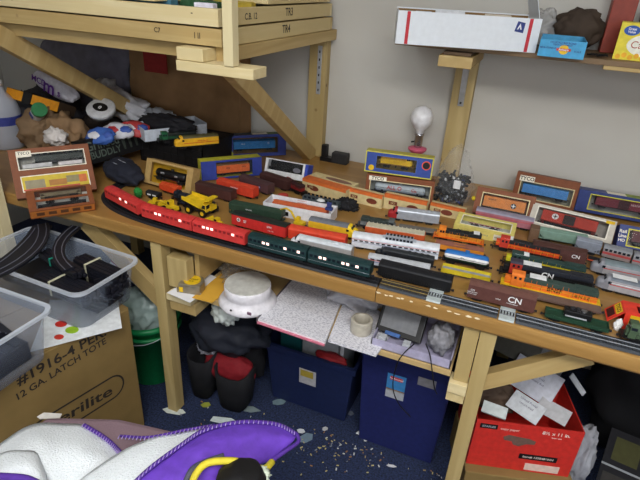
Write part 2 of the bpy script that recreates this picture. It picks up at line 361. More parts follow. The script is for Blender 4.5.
def hood_diesel(root, L, H=.05, W=.034, low=ORANGE, top=BLACK, cab=None, nose=None, sill=YELLOW, sticker=None, texts=(), rail=YELLOW, flip=False, cabtop=None):
    """road switcher, cab end at local -x"""
    cab = cab or low; nose = nose or low; z0 = .0125; a = -L / 2; zs = z0 + .003; hw = W * .34; Hh = H - .006
    mb = MB(); mb.box(a, L / 2, -W / 2, W / 2, z0, zs, sill); mb.box(a + .06, L / 2 - .06, -W / 2 + .005, W / 2 - .005, .004, z0, BLACK)
    for s in (-1, 1): mb.box(s * L / 2, s * (L / 2 + .002), -W / 2, W / 2, .005, zs, sill)
    mb.build('underframe', root)
    xc0 = a + L * .09; xc1 = a + L * .22
    mb = MB(); mb.box(xc1, L / 2 - .008, -hw, hw, zs, zs + (Hh - zs) * .55, low); mb.box(xc1, L / 2 - .008, -hw, hw, zs + (Hh - zs) * .55, Hh, top, b=.0015)
    for k in range(14):
        x = xc1 + .006 + (L / 2 - xc1 - .02) * k / 13
        for s in (-1, 1): mb.box(x - .0004, x + .0004, s * hw, s * (hw + .0004), zs + .002, Hh - .003, top if k % 3 == 0 else low)
    xr = L / 2 - L * .27; mb.box(xr, L / 2 - .010, -hw - .003, hw + .003, Hh - .008, Hh + .001, top)
    mb.build('long_hood', root)
    mb = MB(); mb.box(xc0, xc1, -W / 2 + .001, W / 2 - .001, zs, H - .004, cab); mb.prism([(-W / 2 + .0005, H - .004), (W / 2 - .0005, H - .004), (W / 2 - .006, H), (-W / 2 + .006, H)], xc0 - .001, xc1 + .001, cabtop or cab)
    mb.build('cab', root)
    mb = MB()
    for s in (-1, 1):
        for q in (.3, .7): x = xc0 + (xc1 - xc0) * q; mb.box(x - .003, x + .003, s * (W / 2 - .001), s * (W / 2 - .0005), H - .014, H - .007, GLASSW)
    for y in (-.008, .008): mb.box(xc0 - .0005, xc0, y - .005, y + .005, H - .013, H - .006, GLASSW)
    mb.build('cab_window', root)
    mb = MB(); mb.box(a + .006, xc0, -W * .25, W * .25, zs, zs + (Hh - zs) * .66, nose, b=.0015); mb.build('nose', root)
    for k in range(3): x = L / 2 - .02 - k * .018; mb = MB(); mb.cyl((x, 0, Hh - .001), (x, 0, Hh + .0022), .0058, top, 14); mb.build('roof_fan', root)
    mb = MB(); mb.box(-.012, .002, -.004, .004, Hh, Hh + .003, top); mb.build('exhaust', root)
    for s in (-1, 1):
        mb = MB(); y = s * (W / 2 - .0005); n = 9
        mb.tube([(xc1, y, zs + .012), (L / 2 - .002, y, zs + .012)], .0004, rail, 4)
        for k in range(n): x = xc1 + (L / 2 - .003 - xc1) * k / (n - 1); mb.tube([(x, y, zs), (x, y, zs + .012)], .0004, rail, 4)
        mb.tube([(a + .001, y, zs), (a + .001, y, zs + .011), (xc0, y, zs + .012)], .0004, rail, 4); mb.build('handrail', root)
    if sticker:
        x0, x1 = sticker; mb = MB(); mb.box(a + L * x0, a + L * x1, -hw - .002, hw + .001, Hh + .004, Hh + .0044, WHITE); mb.build('paper_label', root)
    letters(root, texts, -hw - .0010)
    running(root, L, .03)
def cab_diesel(root, L, H=.049, W=.034, body=YELLOW, top=GREY, nose=None, stripes=(), sticker=None, texts=(), win=False, nosecap=None):
    """streamlined cab unit, rounded nose at local -x"""
    z0 = .0105; nose = nose or body; a = -L / 2; nl = .030
    pr = roof_profile(W, H - W * .22, H)
    mb = MB(); mb.box(a + nl, L / 2, -W / 2, W / 2, z0, H - W * .22, body); mb.box(a + .05, L / 2 - .05, -W / 2 + .005, W / 2 - .005, .004, z0, BLACK)
    mb.build('body', root)
    mb = MB(); mb.prism(pr, a + nl, L / 2, top)
    for k in range(4): x = L / 2 - .018 - k * .017; mb.cyl((x, 0, H - .001), (x, 0, H + .0015), .006, top, 14)
    mb.build('roof', root)
    secs = [(a + nl, 1, 1), (a + nl * .72, 1, .98), (a + nl * .55, .98, .70), (a + nl * .3, .92, .66), (a + nl * .1, .74, .6), (a, .45, .45)]
    def sec(x, w, h):
        hh = z0 + (H - z0) * h; return [(x, -W / 2 * w, z0), (x, W / 2 * w, z0), (x, W / 2 * w, z0 + (hh - z0) * .72), (x, W / 2 * w * .62, hh), (x, -W / 2 * w * .62, hh), (x, -W / 2 * w, z0 + (hh - z0) * .72)]
    mb = MB(); vs = [p for q in secs for p in sec(*q)]
    fs = [(i * 6 + k, i * 6 + (k + 1) % 6, (i + 1) * 6 + (k + 1) % 6, (i + 1) * 6 + k) for i in range(5) for k in range(6)] + [tuple(range(30, 36)), tuple(range(6))]
    mb.faces(vs, fs, nose, None, False); mb.build('nose', root, bevel=.001)
    mb = MB()
    for y in (-.0065, .0065): mb.box(a + nl * .5, a + nl * .66, y - .0045, y + .0045, H - .0135, H - .0045, GLASSW)
    for s in (-1, 1): mb.box(a + nl * .85, a + nl * .85 + .008, s * W / 2, s * (W / 2 + .0004), H - .018, H - .011, GLASSW)
    mb.build('cab_window', root)
    for (za, zb, mt) in stripes:
        mb = MB()
        for s in (-1, 1): mb.box(a + nl, L / 2, s * W / 2, s * (W / 2 + .0004), za, zb, mt)
        mb.build('stripe', root)
    if sticker: mb = MB(); mb.box(a + L * sticker[0], a + L * sticker[1], -W / 2 + .004, W / 2 - .006, H + .0016, H + .002, WHITE); mb.build('paper_label', root)
    letters(root, texts, -W / 2 - .0008); running(root, L, .03)
def place(kind, name, label, A, B, W=.034, cat='model train car', group=None, z=DESK, flip=False, grow=0, **kw):
    M, L = fit(A, B, W, z)
    if flip: M = M @ Matrix.Rotation(math.pi, 4, 'Z')
    r = thing(name, label, cat, group, M)
    kind(r, L, W=W, **kw) if kind is not tank_car else kind(r, L, **kw)
    return r
# ------------------------------------------------------------------ cartons with windows
def carton(name, label, A, B, TL=None, lean=12, d=.045, z=DESK, h=None, face=TYB, side=None, wins=(), border=CREAM, bw=.003, inner=WHITE, film=True, texts=(), cat='model train box', group=None, open_top=False, decals=(), w=None):
    a_ = R(lean); zz = z + d * math.sin(a_)
    a, b = onz(A[0], A[1], zz), onz(B[0], B[1], zz); W = w or (b - a).length
    M = frame((a + b) / 2, b - a) @ Matrix.Rotation(-a_, 4, 'X'); side = side or face
    if h is None:
        best = None
        for k in range(20, 260):
            hh = k * .001; p = proj(M @ Vector((-W / 2, 0, hh))); e = (p[0] - TL[0]) ** 2 + (p[1] - TL[1]) ** 2
            if best is None or e < best[0]: best = (e, hh)
        h = best[1]
    r = thing(name, label, cat, group, M); t = .0015; mb = MB(); x0, x1 = -W / 2, W / 2
    if wins:
        mb.box(x0, x1, d - t, d, 0, h, side); mb.box(x0, x1, t, d - t, 0, t, side); mb.box(x0, x1, t, d - t, h - t, h, side)
        mb.box(x0, x0 + t, t, d - t, t, h - t, side); mb.box(x1 - t, x1, t, d - t, t, h - t, side)
        mb.box(x0 + t, x1 - t, d - t * 2, d - t * 1.2, t, h - t, inner)
        zc = 0
        for (u0, u1, v0, v1) in sorted(wins, key=lambda q: q[2]):
            mb.box(x0, x1, 0, t, zc, v0 * h, face); mb.box(x0, x0 + u0 * W, 0, t, v0 * h, v1 * h, face); mb.box(x0 + u1 * W, x1, 0, t, v0 * h, v1 * h, face); zc = v1 * h
        mb.box(x0, x1, 0, t, zc, h, face)
    else:
        mb.box(x0, x1, t, d, 0, h, side); mb.box(x0, x1, 0, t, 0, h, face)
    mb.build('carton', r)
    for (u0, u1, v0, v1) in wins:
        X0, X1, Z0, Z1 = x0 + u0 * W, x0 + u1 * W, v0 * h, v1 * h
        if border:
            mb = MB()
            for q in ((X0 - bw, X1 + bw, Z0 - bw, Z0), (X0 - bw, X1 + bw, Z1, Z1 + bw), (X0 - bw, X0, Z0, Z1), (X1, X1 + bw, Z0, Z1)): mb.box(q[0], q[1], -.0004, .0002, q[2], q[3], border)
            mb.build('window_border', r)
        if film: mb = MB(); mb.box(X0, X1, .0005, .0008, Z0, Z1, FILM); mb.build('window_film', r)
    for (u0, u1, v0, v1, mt) in decals:
        mb = MB(); mb.box(x0 + u0 * W, x0 + u1 * W, -.0005, 0, v0 * h, v1 * h, mt); mb.build('printed_panel', r)
    for (s, u, v, size, mt) in texts: mb = MB(); mb.text(s, size, mt, XZ(x0 + u * W, -.0008, v * h)); mb.build('lettering', r)
    return M, W, h, d, r
def inside(box, kind, name, label, u0, u1, v, frac=.5, cat='model train car', flip=False, **kw):
    """a car lying in a carton window: scale so that it spans u0..u1, wheels at height v"""
    M, W, h, d, r = box; L = (u1 - u0) * W
    Mx = M @ Matrix.Translation((-W / 2 + (u0 + u1) / 2 * W, d * frac, v * h))
    if flip: Mx = Mx @ Matrix.Rotation(math.pi, 4, 'Z')
    t = thing(name, label, cat, None, Mx)
    kind(t, L, **kw); return t
# ================================================================== THE ROOM
WALL = pm((186, 182, 174), .8, 0, .04, 3, name='painted_wall')
def wallmat():
    m, N, L, B = new('wall_paint'); tc = N.new('ShaderNodeTexCoord')
    n1 = N.new('ShaderNodeTexNoise'); n1.inputs['Scale'].default_value = 2.2; n1.inputs['Detail'].default_value = 3; L.new(tc.outputs['Object'], n1.inputs['Vector'])
    r1 = N.new('ShaderNodeValToRGB'); r1.color_ramp.elements[0].color = s2l((186, 183, 175)); r1.color_ramp.elements[1].color = s2l((206, 205, 199)); L.new(n1.outputs['Fac'], r1.inputs['Fac'])
    vo = N.new('ShaderNodeTexVoronoi'); vo.inputs['Scale'].default_value = 7; L.new(tc.outputs['Object'], vo.inputs['Vector'])
    r2 = N.new('ShaderNodeValToRGB'); r2.color_ramp.elements[0].position = .02; r2.color_ramp.elements[0].color = (.45, .38, .3, 1); r2.color_ramp.elements[1].position = .04; r2.color_ramp.elements[1].color = (1, 1, 1, 1)
    L.new(vo.outputs['Distance'], r2.inputs['Fac'])
    mx = N.new('ShaderNodeMixRGB'); mx.blend_type = 'MULTIPLY'; mx.inputs[0].default_value = .6; L.new(r1.outputs['Color'], mx.inputs[1]); L.new(r2.outputs['Color'], mx.inputs[2])
    L.new(mx.outputs[0], B.inputs['Base Color']); B.inputs['Roughness'].default_value = .8; return m
def floormat():
    m, N, L, B = new('blue_carpet'); tc = N.new('ShaderNodeTexCoord')
    n1 = N.new('ShaderNodeTexNoise'); n1.inputs['Scale'].default_value = 160; n1.inputs['Detail'].default_value = 5; L.new(tc.outputs['Object'], n1.inputs['Vector'])
    r1 = N.new('ShaderNodeValToRGB'); r1.color_ramp.elements[0].position = .35; r1.color_ramp.elements[1].position = .7; r1.color_ramp.elements[0].color = s2l((16, 22, 44)); r1.color_ramp.elements[1].color = s2l((44, 60, 100)); L.new(n1.outputs['Fac'], r1.inputs['Fac'])
    L.new(r1.outputs['Color'], B.inputs['Base Color']); B.inputs['Roughness'].default_value = .95
    bp = N.new('ShaderNodeBump'); bp.inputs['Strength'].default_value = .6; bp.inputs['Distance'].default_value = .004; L.new(n1.outputs['Fac'], bp.inputs['Height']); L.new(bp.outputs['Normal'], B.inputs['Normal']); return m
WM = wallmat(); YW = .97; FRT = -2.3; LX = -2.75; RX = 2.2; CZ = 2.45
def slab(name, *a):
    mb = MB(); mb.box(*a); return struct(mb.build(name))
slab('floor', LX - .1, RX + .1, FRT - .1, YW + .1, -.06, 0, floormat())
slab('wall_back', LX - .1, RX + .1, YW, YW + .1, 0, CZ, WM); slab('wall_front', LX - .1, RX + .1, FRT - .1, FRT, 0, CZ, WM)
slab('wall_left', LX - .1, LX, FRT, YW, 0, CZ, WM); slab('wall_right', RX, RX + .1, FRT, YW, 0, CZ, WM)
slab('ceiling', LX - .1, RX + .1, FRT - .1, YW + .1, CZ, CZ + .06, pm((214, 212, 206), .9, 0, .03, 4))
# ------------------------------------------------------------------ the workbench
bench = thing('workbench', 'long brown laminate topped plywood workbench on pine posts, covered with model trains', 'workbench', M=Matrix.Translation((0, 0, 0)))
for x0, x1 in ((-2.3, -.262), (-.260, 1.3)):
    mb = MB(); mb.prism([(.004, DESK - .042), (YW - .02, DESK - .042), (YW - .02, DESK), (.006, DESK), (.001, DESK - .003), (0, DESK - .010), (0, DESK - .036)], x0, x1, DESKW)
    mb.build('bench_top', bench)
CHIP = pm((240, 228, 196), .6)
for i in range(16):
    x = -.255 + .0 + i * .0165 + rnd.uniform(-.004, .004); 
    if i in (6, 7, 10, 13): continue
    mb = MB(); z = DESK - .0055 - rnd.random() * .003; n = 7
    mb.prism([(x + math.cos(q * .9) * rnd.uniform(.003, .009), z + math.sin(q * .9) * rnd.uniform(.001, .003)) for q in range(n)], -.0006, .002, CHIP, 'Y'); mb.build('chipped_edge', bench)
def beam(name, parent, x0, x1, y0, y1, z0, z1, mt, b=.0015):
    mb = MB(); mb.box(x0, x1, y0, y1, z0, z1, mt); return mb.build(name, parent, bevel=b)
beam('post', bench, -.985, -.946, .010, .055, 0, DESK - .043, PINE_Z)
# left brace and ledger blocks
def strut(name, parent, p0, p1, w, t, mt, side=Vector((0, 1, 0))):
    """plank between two points; w across in the plane, t along side"""
    p0, p1 = Vector(p0), Vector(p1); d = p1 - p0; M = frame((p0 + p1) / 2, d, side); mb = MB(); mb.box(-d.length / 2, d.length / 2, -w / 2, w / 2, -t / 2, t / 2, mt)
    o = mb.build(name, parent, bevel=.0015); o.matrix_basis = M; return o
strut('brace', bench, (-1.30, .075, .665), (-1.0, .075, .43), .062, .036, PINE_X)
strut('brace', bench, (-1.20, .20, .68), (-.94, .20, .46), .05, .036, PINE_X)
beam('ledger_block', bench, -.932, -.86, .016, .054, .548, .655, PINE_Z); beam('ledger_block', bench, -.934, -.842, .0, .04, .505, .528, PALE_X); beam('ledger_block', bench, -.932, -.835, .012, .09, .462, .503, PINE_Y)
beam('rail', bench, -.862, -.845, .06, .9, .56, .69, PINE_Y)
# right post, braces
beam('post', bench, .008, .047, .012, .056, 0, DESK - .043, PINE_Z)
beam('ledger_block', bench, -.032, .006, .016, .054, .52, .695, PINE_Z); beam('ledger_block', bench, -.04, .0075, .004, .05, .484, .518, PALE_X); beam('ledger_block', bench, -.04, .0065, .01, .06, .452, .482, PALE_Y)
strut('brace', bench, (.03, .074, .492), (.262, .074, .672), .044, .034, PINE_X)
beam('rail', bench, .06, 1.25, .08, .12, .655, .696, PINE_X)
beam('post', bench, -2.0, -1.95, .012, .056, 0, DESK - .043, PINE_Z); beam('post', bench, 1.15, 1.20, .012, .056, 0, DESK - .043, PINE_Z)
for x in (-1.9, -.9, .1, 1.1): beam('rear_post', bench, x, x + .05, .88, .93, 0, DESK - .043, PINE_Z)
# the shelf below
shelf = thing('lower_shelf', 'thin plywood shelf under the bench carrying paper, tape and a small screen', 'shelf')
mb = MB(); mb.box(-.842, -.04, .012, .50, .529, .546, wood('plywood', (188, 160, 108), (206, 180, 128), 'X', knots=False)); mb.build('shelf_board', shelf, bevel=.001)
mb = MB(); mb.box(-.842, -.04, .47, .50, .48, .5285, PINE_X); mb.build('rear_cleat', shelf)
# bare wooden prop at the far left
mb = MB(); mb.box(-1.60, -1.555, -.055, -.015, 0, 1.19, PALE_Z); o = mb.build('wooden_post', bevel=.0015)
tag(o, 'bare pine post rising in front of the bench at the far left edge', 'post')
# ================================================================== UPPER LEFT TRAY RACK
rack = thing('wall_shelf_frame', 'rough pine shelf frame on the wall holding stacked wooden trays at upper left', 'shelf frame')
beam('wall_upright', rack, -.875, -.80, YW - .045, YW - .002, DESK + .002, 1.222, PINE_Z); beam('wall_upright', rack, -1.66, -1.585, YW - .045, YW - .002, DESK + .002, 1.222, PINE_Z)
beam('side_arm', rack, -.82, -.778, .16, YW - .003, 1.224, 1.262, PINE_Y); beam('side_arm', rack, -1.72, -1.68, .16, YW - .003, 1.224, 1.262, PINE_Y)
beam('front_rail', rack, -2.35, -.822, .17, .21, 1.222, 1.258, PINE_X)
strut('brace', rack, (-.845, YW - .05, .74), (-.845, .235, 1.215), .058, .036, PINE_Y, Vector((1, 0, 0)))
strut('brace', rack, (-1.62, .90, .752), (-1.60, .108, 1.232), .062, .036, PINE_Y, Vector((1, 0, 0)))
beam('front_cleat', rack, -.905, -.822, .10, .168, 1.226, 1.2585, PALE_X); beam('front_cleat', rack, -.905, -.668, .095, .166, 1.198, 1.2245, PALE_X)
beam('front_post', rack, -.753, -.724, .090, .120, 1.2255, 1.62, PALE_Z)
MET = pm((190, 194, 200), .35, .5)
def bracket(x, parent, y, z0, z1, name='metal_bracket'):
    mb = MB(); mb.box(x - .009, x + .009, y - .004, y, z0, z1, MET, b=.0015)
    for k in range(int((z1 - z0) / .03)): mb.box(x - .0025, x + .0025, y - .0046, y - .0038, z0 + .012 + k * .03, z0 + .022 + k * .03, BLACK)
    mb.build(name, parent)
bracket(-.828, rack, YW - .0455, 1.01, 1.2)
def tray(label, z, x0, x1, y0, y1, fm, sm, marks=(), h=.045, smarks=()):
    t = thing('wooden_tray', label, 'wooden tray', 'shallow pine trays stacked on the upper left frame', Matrix.Translation(((x0 + x1) / 2, (y0 + y1) / 2, z)))
    X = (x1 - x0) / 2; Y = (y1 - y0) / 2; w = .02
    mb = MB(); mb.box(-X + w, X - w, -Y + w, Y - w, .002, .006, wood('ply%d' % int(z * 1000), (170, 140, 92), (190, 160, 110), knots=False)); mb.build('tray_bottom', t)
    mb = MB(); mb.box(-X, X - .0, -Y, -Y + w, 0, h, fm); mb.build('front_board', t, bevel=.001)
    mb = MB(); mb.box(-X, X, Y - w, Y, 0, h, fm); mb.build('rear_board', t, bevel=.001)
    mb = MB(); mb.box(X - w, X, -Y + w, Y - w, 0, h, sm); mb.build('side_board', t, bevel=.001)
    mb = MB(); mb.box(-X, -X + w, -Y + w, Y - w, 0, h, sm); mb.build('side_board', t, bevel=.001)
    INK = pm((58, 50, 40), .7)
    for (s, x, zz, size) in marks: mb = MB(); mb.text(s, size, INK, XZ(x - (x0 + x1) / 2, -Y - .0006, zz)); mb.build('pencil_mark', t)
    for (s, y, zz, size) in smarks:
        mb = MB(); yy = y - (y0 + y1) / 2
        mb.text(s, size, INK, Matrix(((0, 0, 1, X + .0006), (1, 0, 0, yy), (0, 1, 0, zz), (0, 0, 0, 1)))); mb.build('marker_lettering', t)
    return t
tray('lowest of the stacked pine trays, its right side marked TR4', 1.2635, -2.35, -.785, .135, .93, PINE_X, PALE_Y, (('C7', -.99, .026, .018), ('ǀ ǀǀ', -.86, .022, .02)), .044, (('TR4', .52, .024, .034),))
tray('second pine tray up, its right side marked TR3', 1.3125, -2.35, -.790, .130, .93, PALE_X, PALE_Y, (('-', -.87, .03, .02),), .043, (('C.B. 12', .30, .02, .024), ('TR3', .55, .024, .033)))
tray('topmost thin pine tray cut off by the picture edge', 1.361, -2.35, -.80, .42, .93, PALE_X, PALE_Y, (), .04)
tray('short pine tray resting on the left of the second tray', 1.361, -2.35, -.99, .135, .385, PALE_X, PALE_Y, (), .04)
# ================================================================== UPPER RIGHT SHELF
rs = thing('wall_shelf', 'dark edged board shelf on the right of the wall carrying boxes', 'shelf')
mb = MB(); mb.box(-.46, 1.2, .672, YW - .004, 1.258, 1.273, wood('shelf_board', (120, 96, 68), (148, 122, 88), 'X', knots=False)); mb.build('shelf_board', rs, bevel=.001)
beam('support_arm', rs, -.30, -.195, .615, YW - .05, 1.213, 1.247, PINE_Y); beam('shadow_gap_strip', rs, -.29, -.205, .63, YW - .05, 1.2475, 1.2575, pm((90, 70, 50))); beam('support_arm', rs, .75, .84, .615, YW - .05, 1.226, 1.2575, PINE_Y)  # dark brown strip paints the shadow gap between arm and shelf
beam('wall_upright', rs, -.285, -.208, YW - .048, YW - .002, DESK + .002, 1.212, PINE_Z)
beam('front_rail', rs, .17, 1.2, .674, .70, 1.246, 1.2575, PINE_X)
mb = MB(); bx = -.245
mb.prism([(YW - .05, 1.04), (YW - .056, 1.04), (YW - .085, 1.2125), (YW - .05, 1.2125)], bx - .010, bx + .010, MET); mb.cyl((bx, YW - .056, 1.053), (bx, YW - .064, 1.053), .004, BLACK, 10); mb.build('metal_bracket', rs)
WB = pm((226, 232, 238), .6, 0, .03)
M, W, h, d, pbx = carton('mailing_box', 'open white cardboard mailing box with red end stripes on the wall shelf', (395, 43.5), (535, 53), (402, 10), 0, d=.16, z=1.2735, h=.094, face=WB, cat='box', side=pm((120, 96, 70)), wins=())
bpy.data.objects.remove([c for c in pbx.children if c.name.startswith('carton')][0])
mb = MB(); t = .002
mb.box(-W / 2, W / 2, 0, t, 0, h, WB); mb.box(-W / 2, W / 2, d - t, d, 0, h + .004, WB); mb.box(-W / 2, -W / 2 + t, t, d - t, 0, h, WB); mb.box(W / 2 - t, W / 2, t, d - t, 0, h, WB); mb.box(-W / 2 + t, W / 2 - t, t, d - t, 0, t, WB)
mb.box(-W / 2 + t, W / 2 - t, t, t * 1.6, t, h - .001, KRAFT); mb.box(-W / 2 + t, W / 2 - t, d - t * 1.6, d - t, t, h, KRAFT); mb.build('carton', pbx)
for x in (-W / 2 + .032, W / 2 - .03): mb = MB(); mb.box(x - .005, x + .005, -.0006, 0, .001, h - .001, pm((196, 44, 56), .6)); mb.build('red_stripe', pbx)
mb = MB(); M2 = Matrix.Translation((W / 2, .03, h)) @ Matrix.Rotation(R(-18), 4, 'Y'); mb.box(-.0015, 0, 0, .12, 0, .075, WB, M2); mb.build('open_flap', pbx)
mb = MB(); x = W / 2 - .058; NB = pm((42, 60, 128), .5)
mb.prism([(x - .016, h * .60), (x + .010, h * .56), (x + .012, h * .86), (x - .010, h * .90)], -.0006, 0, NB, 'Y')
mb.prism([(x - .010, h * .66), (x - .002, h * .84), (x + .004, h * .66), (x + .0, h * .66), (x - .002, h * .75), (x - .006, h * .66)], -.0012, -.0006, WHITE, 'Y'); mb.build('eagle_emblem', pbx)
for i, (x, y, w_, c) in enumerate(((-.05, .07, .09, (214, 218, 224)), (.10, .09, .08, (206, 196, 180)), (-.13, .08, .05, (196, 200, 210)))):
    t_ = thing('folded_paper', ['folded white sheet poking out of the middle of the white mailing box', 'cream card standing at the right inside the white mailing box', 'grey paper wad at the left inside the white mailing box'][i], 'paper', None, M @ Matrix.Translation((x, y, .004)))
    mb = MB(); mb.box(-w_ / 2, w_ / 2, -.006, .006, 0, .094 - i * .003, pm(c, .8)); mb.build('sheet', t_, bevel=.002)
# cyan box lid
M, W, h, d, cb = carton('cardboard_tray_box', 'open turquoise cardboard box with yellow and red emblem on the wall shelf', (537, 55.5), (583, 60), (538, 36), 0, d=.22, z=1.2735, h=.046, face=pm((66, 158, 206), .5), cat='box')
bpy.data.objects.remove([c for c in cb.children if c.name.startswith('carton')][0])
CY = pm((66, 158, 206), .5); mb = MB(); t = .002
mb.box(-W / 2, W / 2, 0, t, 0, h, CY); mb.box(-W / 2, W / 2, d - t, d, 0, h, CY); mb.box(-W / 2, -W / 2 + t, t, d - t, 0, h, CY); mb.box(W / 2 - t, W / 2, t, d - t, 0, h, CY); mb.box(-W / 2 + t, W / 2 - t, t, d - t, 0, t, KRAFT); mb.build('carton', cb)
mb = MB(); mb.cyl((.005, -.0004, h * .48), (.005, 0, h * .48), .013, YELLOW, 24); mb.build('round_emblem', cb)
mb = MB(); mb.box(-.014, .024, -.0009, -.0004, h * .40, h * .55, pm((200, 60, 50))); mb.text('Athearn', .008, WHITE, XZ(.005, -.0012, h * .475)); mb.build('emblem_banner', cb)
for s, x, v, z_ in (('HO SCALE RAILROAD', 0, .86, .007), ('TRAIN EQUIPMENT', 0, .73, .006), ('MINIATURES IN', -.036, .52, .0065), ('SCALE', .042, .42, .0065)): mb = MB(); mb.text(s, z_, NB, XZ(x, -.0006, h * v)); mb.build('lettering', cb)
# yellow carton right
M, W, h, d, yb = carton('food_carton', 'yellow and white food carton with round blue logo at the end of the shelf', (612, 58.5), (665, 64), (619, 25), 0, d=.10, z=1.2735, h=.10, face=pm((232, 214, 60), .5), cat='box')
mb = MB(); mb.prism([(.02 + .062 * math.cos(a * .2618) , h * .42 + .032 * math.sin(a * .2618)) for a in range(24)], -.0005, 0, pm((240, 240, 226), .5), 'Y'); mb.build('white_oval', yb)
mb = MB(); mb.prism([(-.038 + .021 * math.cos(a * .2618), h * .80 + .0135 * math.sin(a * .2618)) for a in range(24)], -.001, -.0004, pm((36, 84, 170), .5), 'Y'); mb.text('Great', .009, WHITE, XZ(-.038, -.0014, h * .84)); mb.text('Value', .009, WHITE, XZ(-.038, -.0014, h * .76)); mb.build('blue_logo', yb)
mb = MB(); mb.text('Ca', .028, pm((176, 84, 60)), XZ(-.016, -.0012, h * .42), False); mb.build('lettering', yb)
mb = MB()
for k in range(7): mb.cyl((-W / 2 + .012 + k * .016, -.0006, .008 + (k % 2) * .005), (-W / 2 + .012 + k * .016, 0, .008 + (k % 2) * .005), .007, pm((236, 176, 40)), 14)
mb.build('printed_dots', yb)
def stuffed(name, label, cat, c, rad, col_, seed, amp=.3, freq=2.5, flat=None, M=None, rough=.8, group=None, mt=None, bumpy=.3):
    o = thing(name, label, cat, group, Matrix.Translation((c[0], c[1], c[2])))
    mb = MB(); blob(mb, (0, 0, 0), rad, mt or pm(col_, rough, 0, .2, 18, bumpy), seed, amp, freq, 4, M, flat); mb.build('crumpled_body', o); return o
def soft(name, label, cat, c, rad, col_, seed, amp=.3, freq=2.5, flat=None, rot=None, rough=.8, group=None, mt=None, bumpy=.3):
    """a single crumpled shape that is its own top-level mesh"""
    mb = MB(); blob(mb, (0, 0, 0), rad, mt or pm(col_, rough, 0, .2, 18, bumpy), seed, amp, freq, 4, None, flat); o = mb.build(name)
    Mx = Matrix.Translation(c)
    if rot: Mx = Mx @ Matrix.Rotation(R(rot[0]), 4, 'X') @ Matrix.Rotation(R(rot[1]), 4, 'Y') @ Matrix.Rotation(R(rot[2]), 4, 'Z')
    o.matrix_world = Mx; return tag(o, label, cat, group)
soft('fossil_rock', 'dark brown mottled lump behind the turquoise box on the shelf', 'rock', (.085, .905, 1.333), (.075, .04, .062), (64, 52, 42), 4, .25, 3)
soft('plastic_wrap', 'clouded clear plastic wrap heaped behind the turquoise box', 'plastic wrap', (-.03, .915, 1.325), (.055, .036, .055), (130, 132, 134), 14, .4, 3, mt=clear('cloudy_wrap', (190, 190, 190), .45, .2, .4))
mb = MB(); mb.box(.165, .235, .88, .96, 1.2745, 1.46, pm((140, 52, 34), .5)); o = mb.build('rust_red_box', bevel=.002); tag(o, 'tall rust red box standing behind the yellow carton', 'box')
mb = MB(); mb.box(.26, .40, .90, .955, 1.2745, 1.42, pm((90, 60, 44), .5)); o = mb.build('brown_box', bevel=.002); tag(o, 'dark brown box standing at the wall right of the rust red box', 'box')
mb = MB()
for k in range(26): mb.tube([(.15 + rnd.uniform(-.03, .03), .70 + rnd.uniform(0, .05), 1.277 + rnd.random() * .006) for _ in range(3)], .0012, BLACK, 5)
o = mb.build('black_wire_scraps'); tag(o, 'small tangle of black wire scraps between turquoise box and yellow carton', 'wire scraps', kind='stuff')
# ================================================================== TRACK ALONG THE FRONT
def sweep(mb, path, prof, mt, z=0):
    """profile (offset, z) carried along an xy path"""
    n = len(path); P = [Vector((p[0], p[1])) for p in path]; rows = []
    for i, p in enumerate(P):
        dv = (P[min(i + 1, n - 1)] - P[max(i - 1, 0)]).normalized(); nn = Vector((-dv.y, dv.x)); rows.append([(p.x + nn.x * o, p.y + nn.y * o, z + zz) for o, zz in prof])
    k = len(prof); vs = [v for r_ in rows for v in r_]
    fs = [(i * k + j, i * k + (j + 1) % k, (i + 1) * k + (j + 1) % k, (i + 1) * k + j) for i in range(n - 1) for j in range(k)] + [tuple(range(k)), tuple(range((n - 1) * k, n * k))]
    mb.faces(vs, fs, mt)
def catmull(pts, n=8):
    out = []; P = [Vector(p) for p in pts]; P = [P[0] * 2 - P[1]] + P + [P[-1] * 2 - P[-2]]
    for i in range(1, len(P) - 2):
        for k in range(n):
            t = k / n; a, b, c_, d_ = P[i - 1], P[i], P[i + 1], P[i + 2]
            out.append(.5 * ((2 * b) + (c_ - a) * t + (2 * a - 5 * b + 4 * c_ - d_) * t * t + (3 * b - a - 3 * c_ + d_) * t ** 3))
    out.append(P[-2]); return out
def track(label, pts, bed, tie, rail, wid=.024):
    t = thing('track_section', label, 'model railway track', None); path = catmull([(p[0], p[1], 0) for p in pts], 10)
    mb = MB(); sweep(mb, path, [(-wid, 0), (wid, 0), (wid * .78, .005), (-wid * .78, .005)], bed, DESK + .0005); mb.build('roadbed', t)
    ln = 0; mb = MB(); last = path[0]; acc = 0
    for a, b in zip(path, path[1:]):
        seg = (b - a).length; u = (b - a).normalized()
        while acc < seg:
            p = a + u * acc; M = frame(Vector((p.x, p.y, DESK + .0055)), u); mb.box(-.0014, .0014, -.015, .015, 0, .0012, tie, M); acc += .0075
        acc -= seg
    mb.build('ties', t)
    for o in (-.0083, .0083): mb = MB(); sweep(mb, path, [(o - .0007, 0), (o + .0007, 0), (o + .0006, .0022), (o - .0006, .0022)], rail, DESK + .0066); mb.build('rail', t)
    return t
RB = pm((30, 31, 36), .5); SLATE = pm((44, 50, 58), .55); BRASS = pm((196, 172, 110), .3, .7); NICK = pm((186, 192, 200), .25, .6)
TP = [(-1.30, .30), (-1.295, .22), (-1.265, .15), (-1.205, .10), (-1.12, .068), (-1.0, .050), (-.85, .042), (-.6, .036)]
track('black plastic roadbed track curving under the red coaches at the left', TP + [(-.262, .034)], RB, BLACK, DARK)
track('short straight track with brass rails and dark ties in front of the black coach', [(-.258, .034), (-.2, .034), (-.135, .034)], SLATE, pm((70, 58, 44)), BRASS)
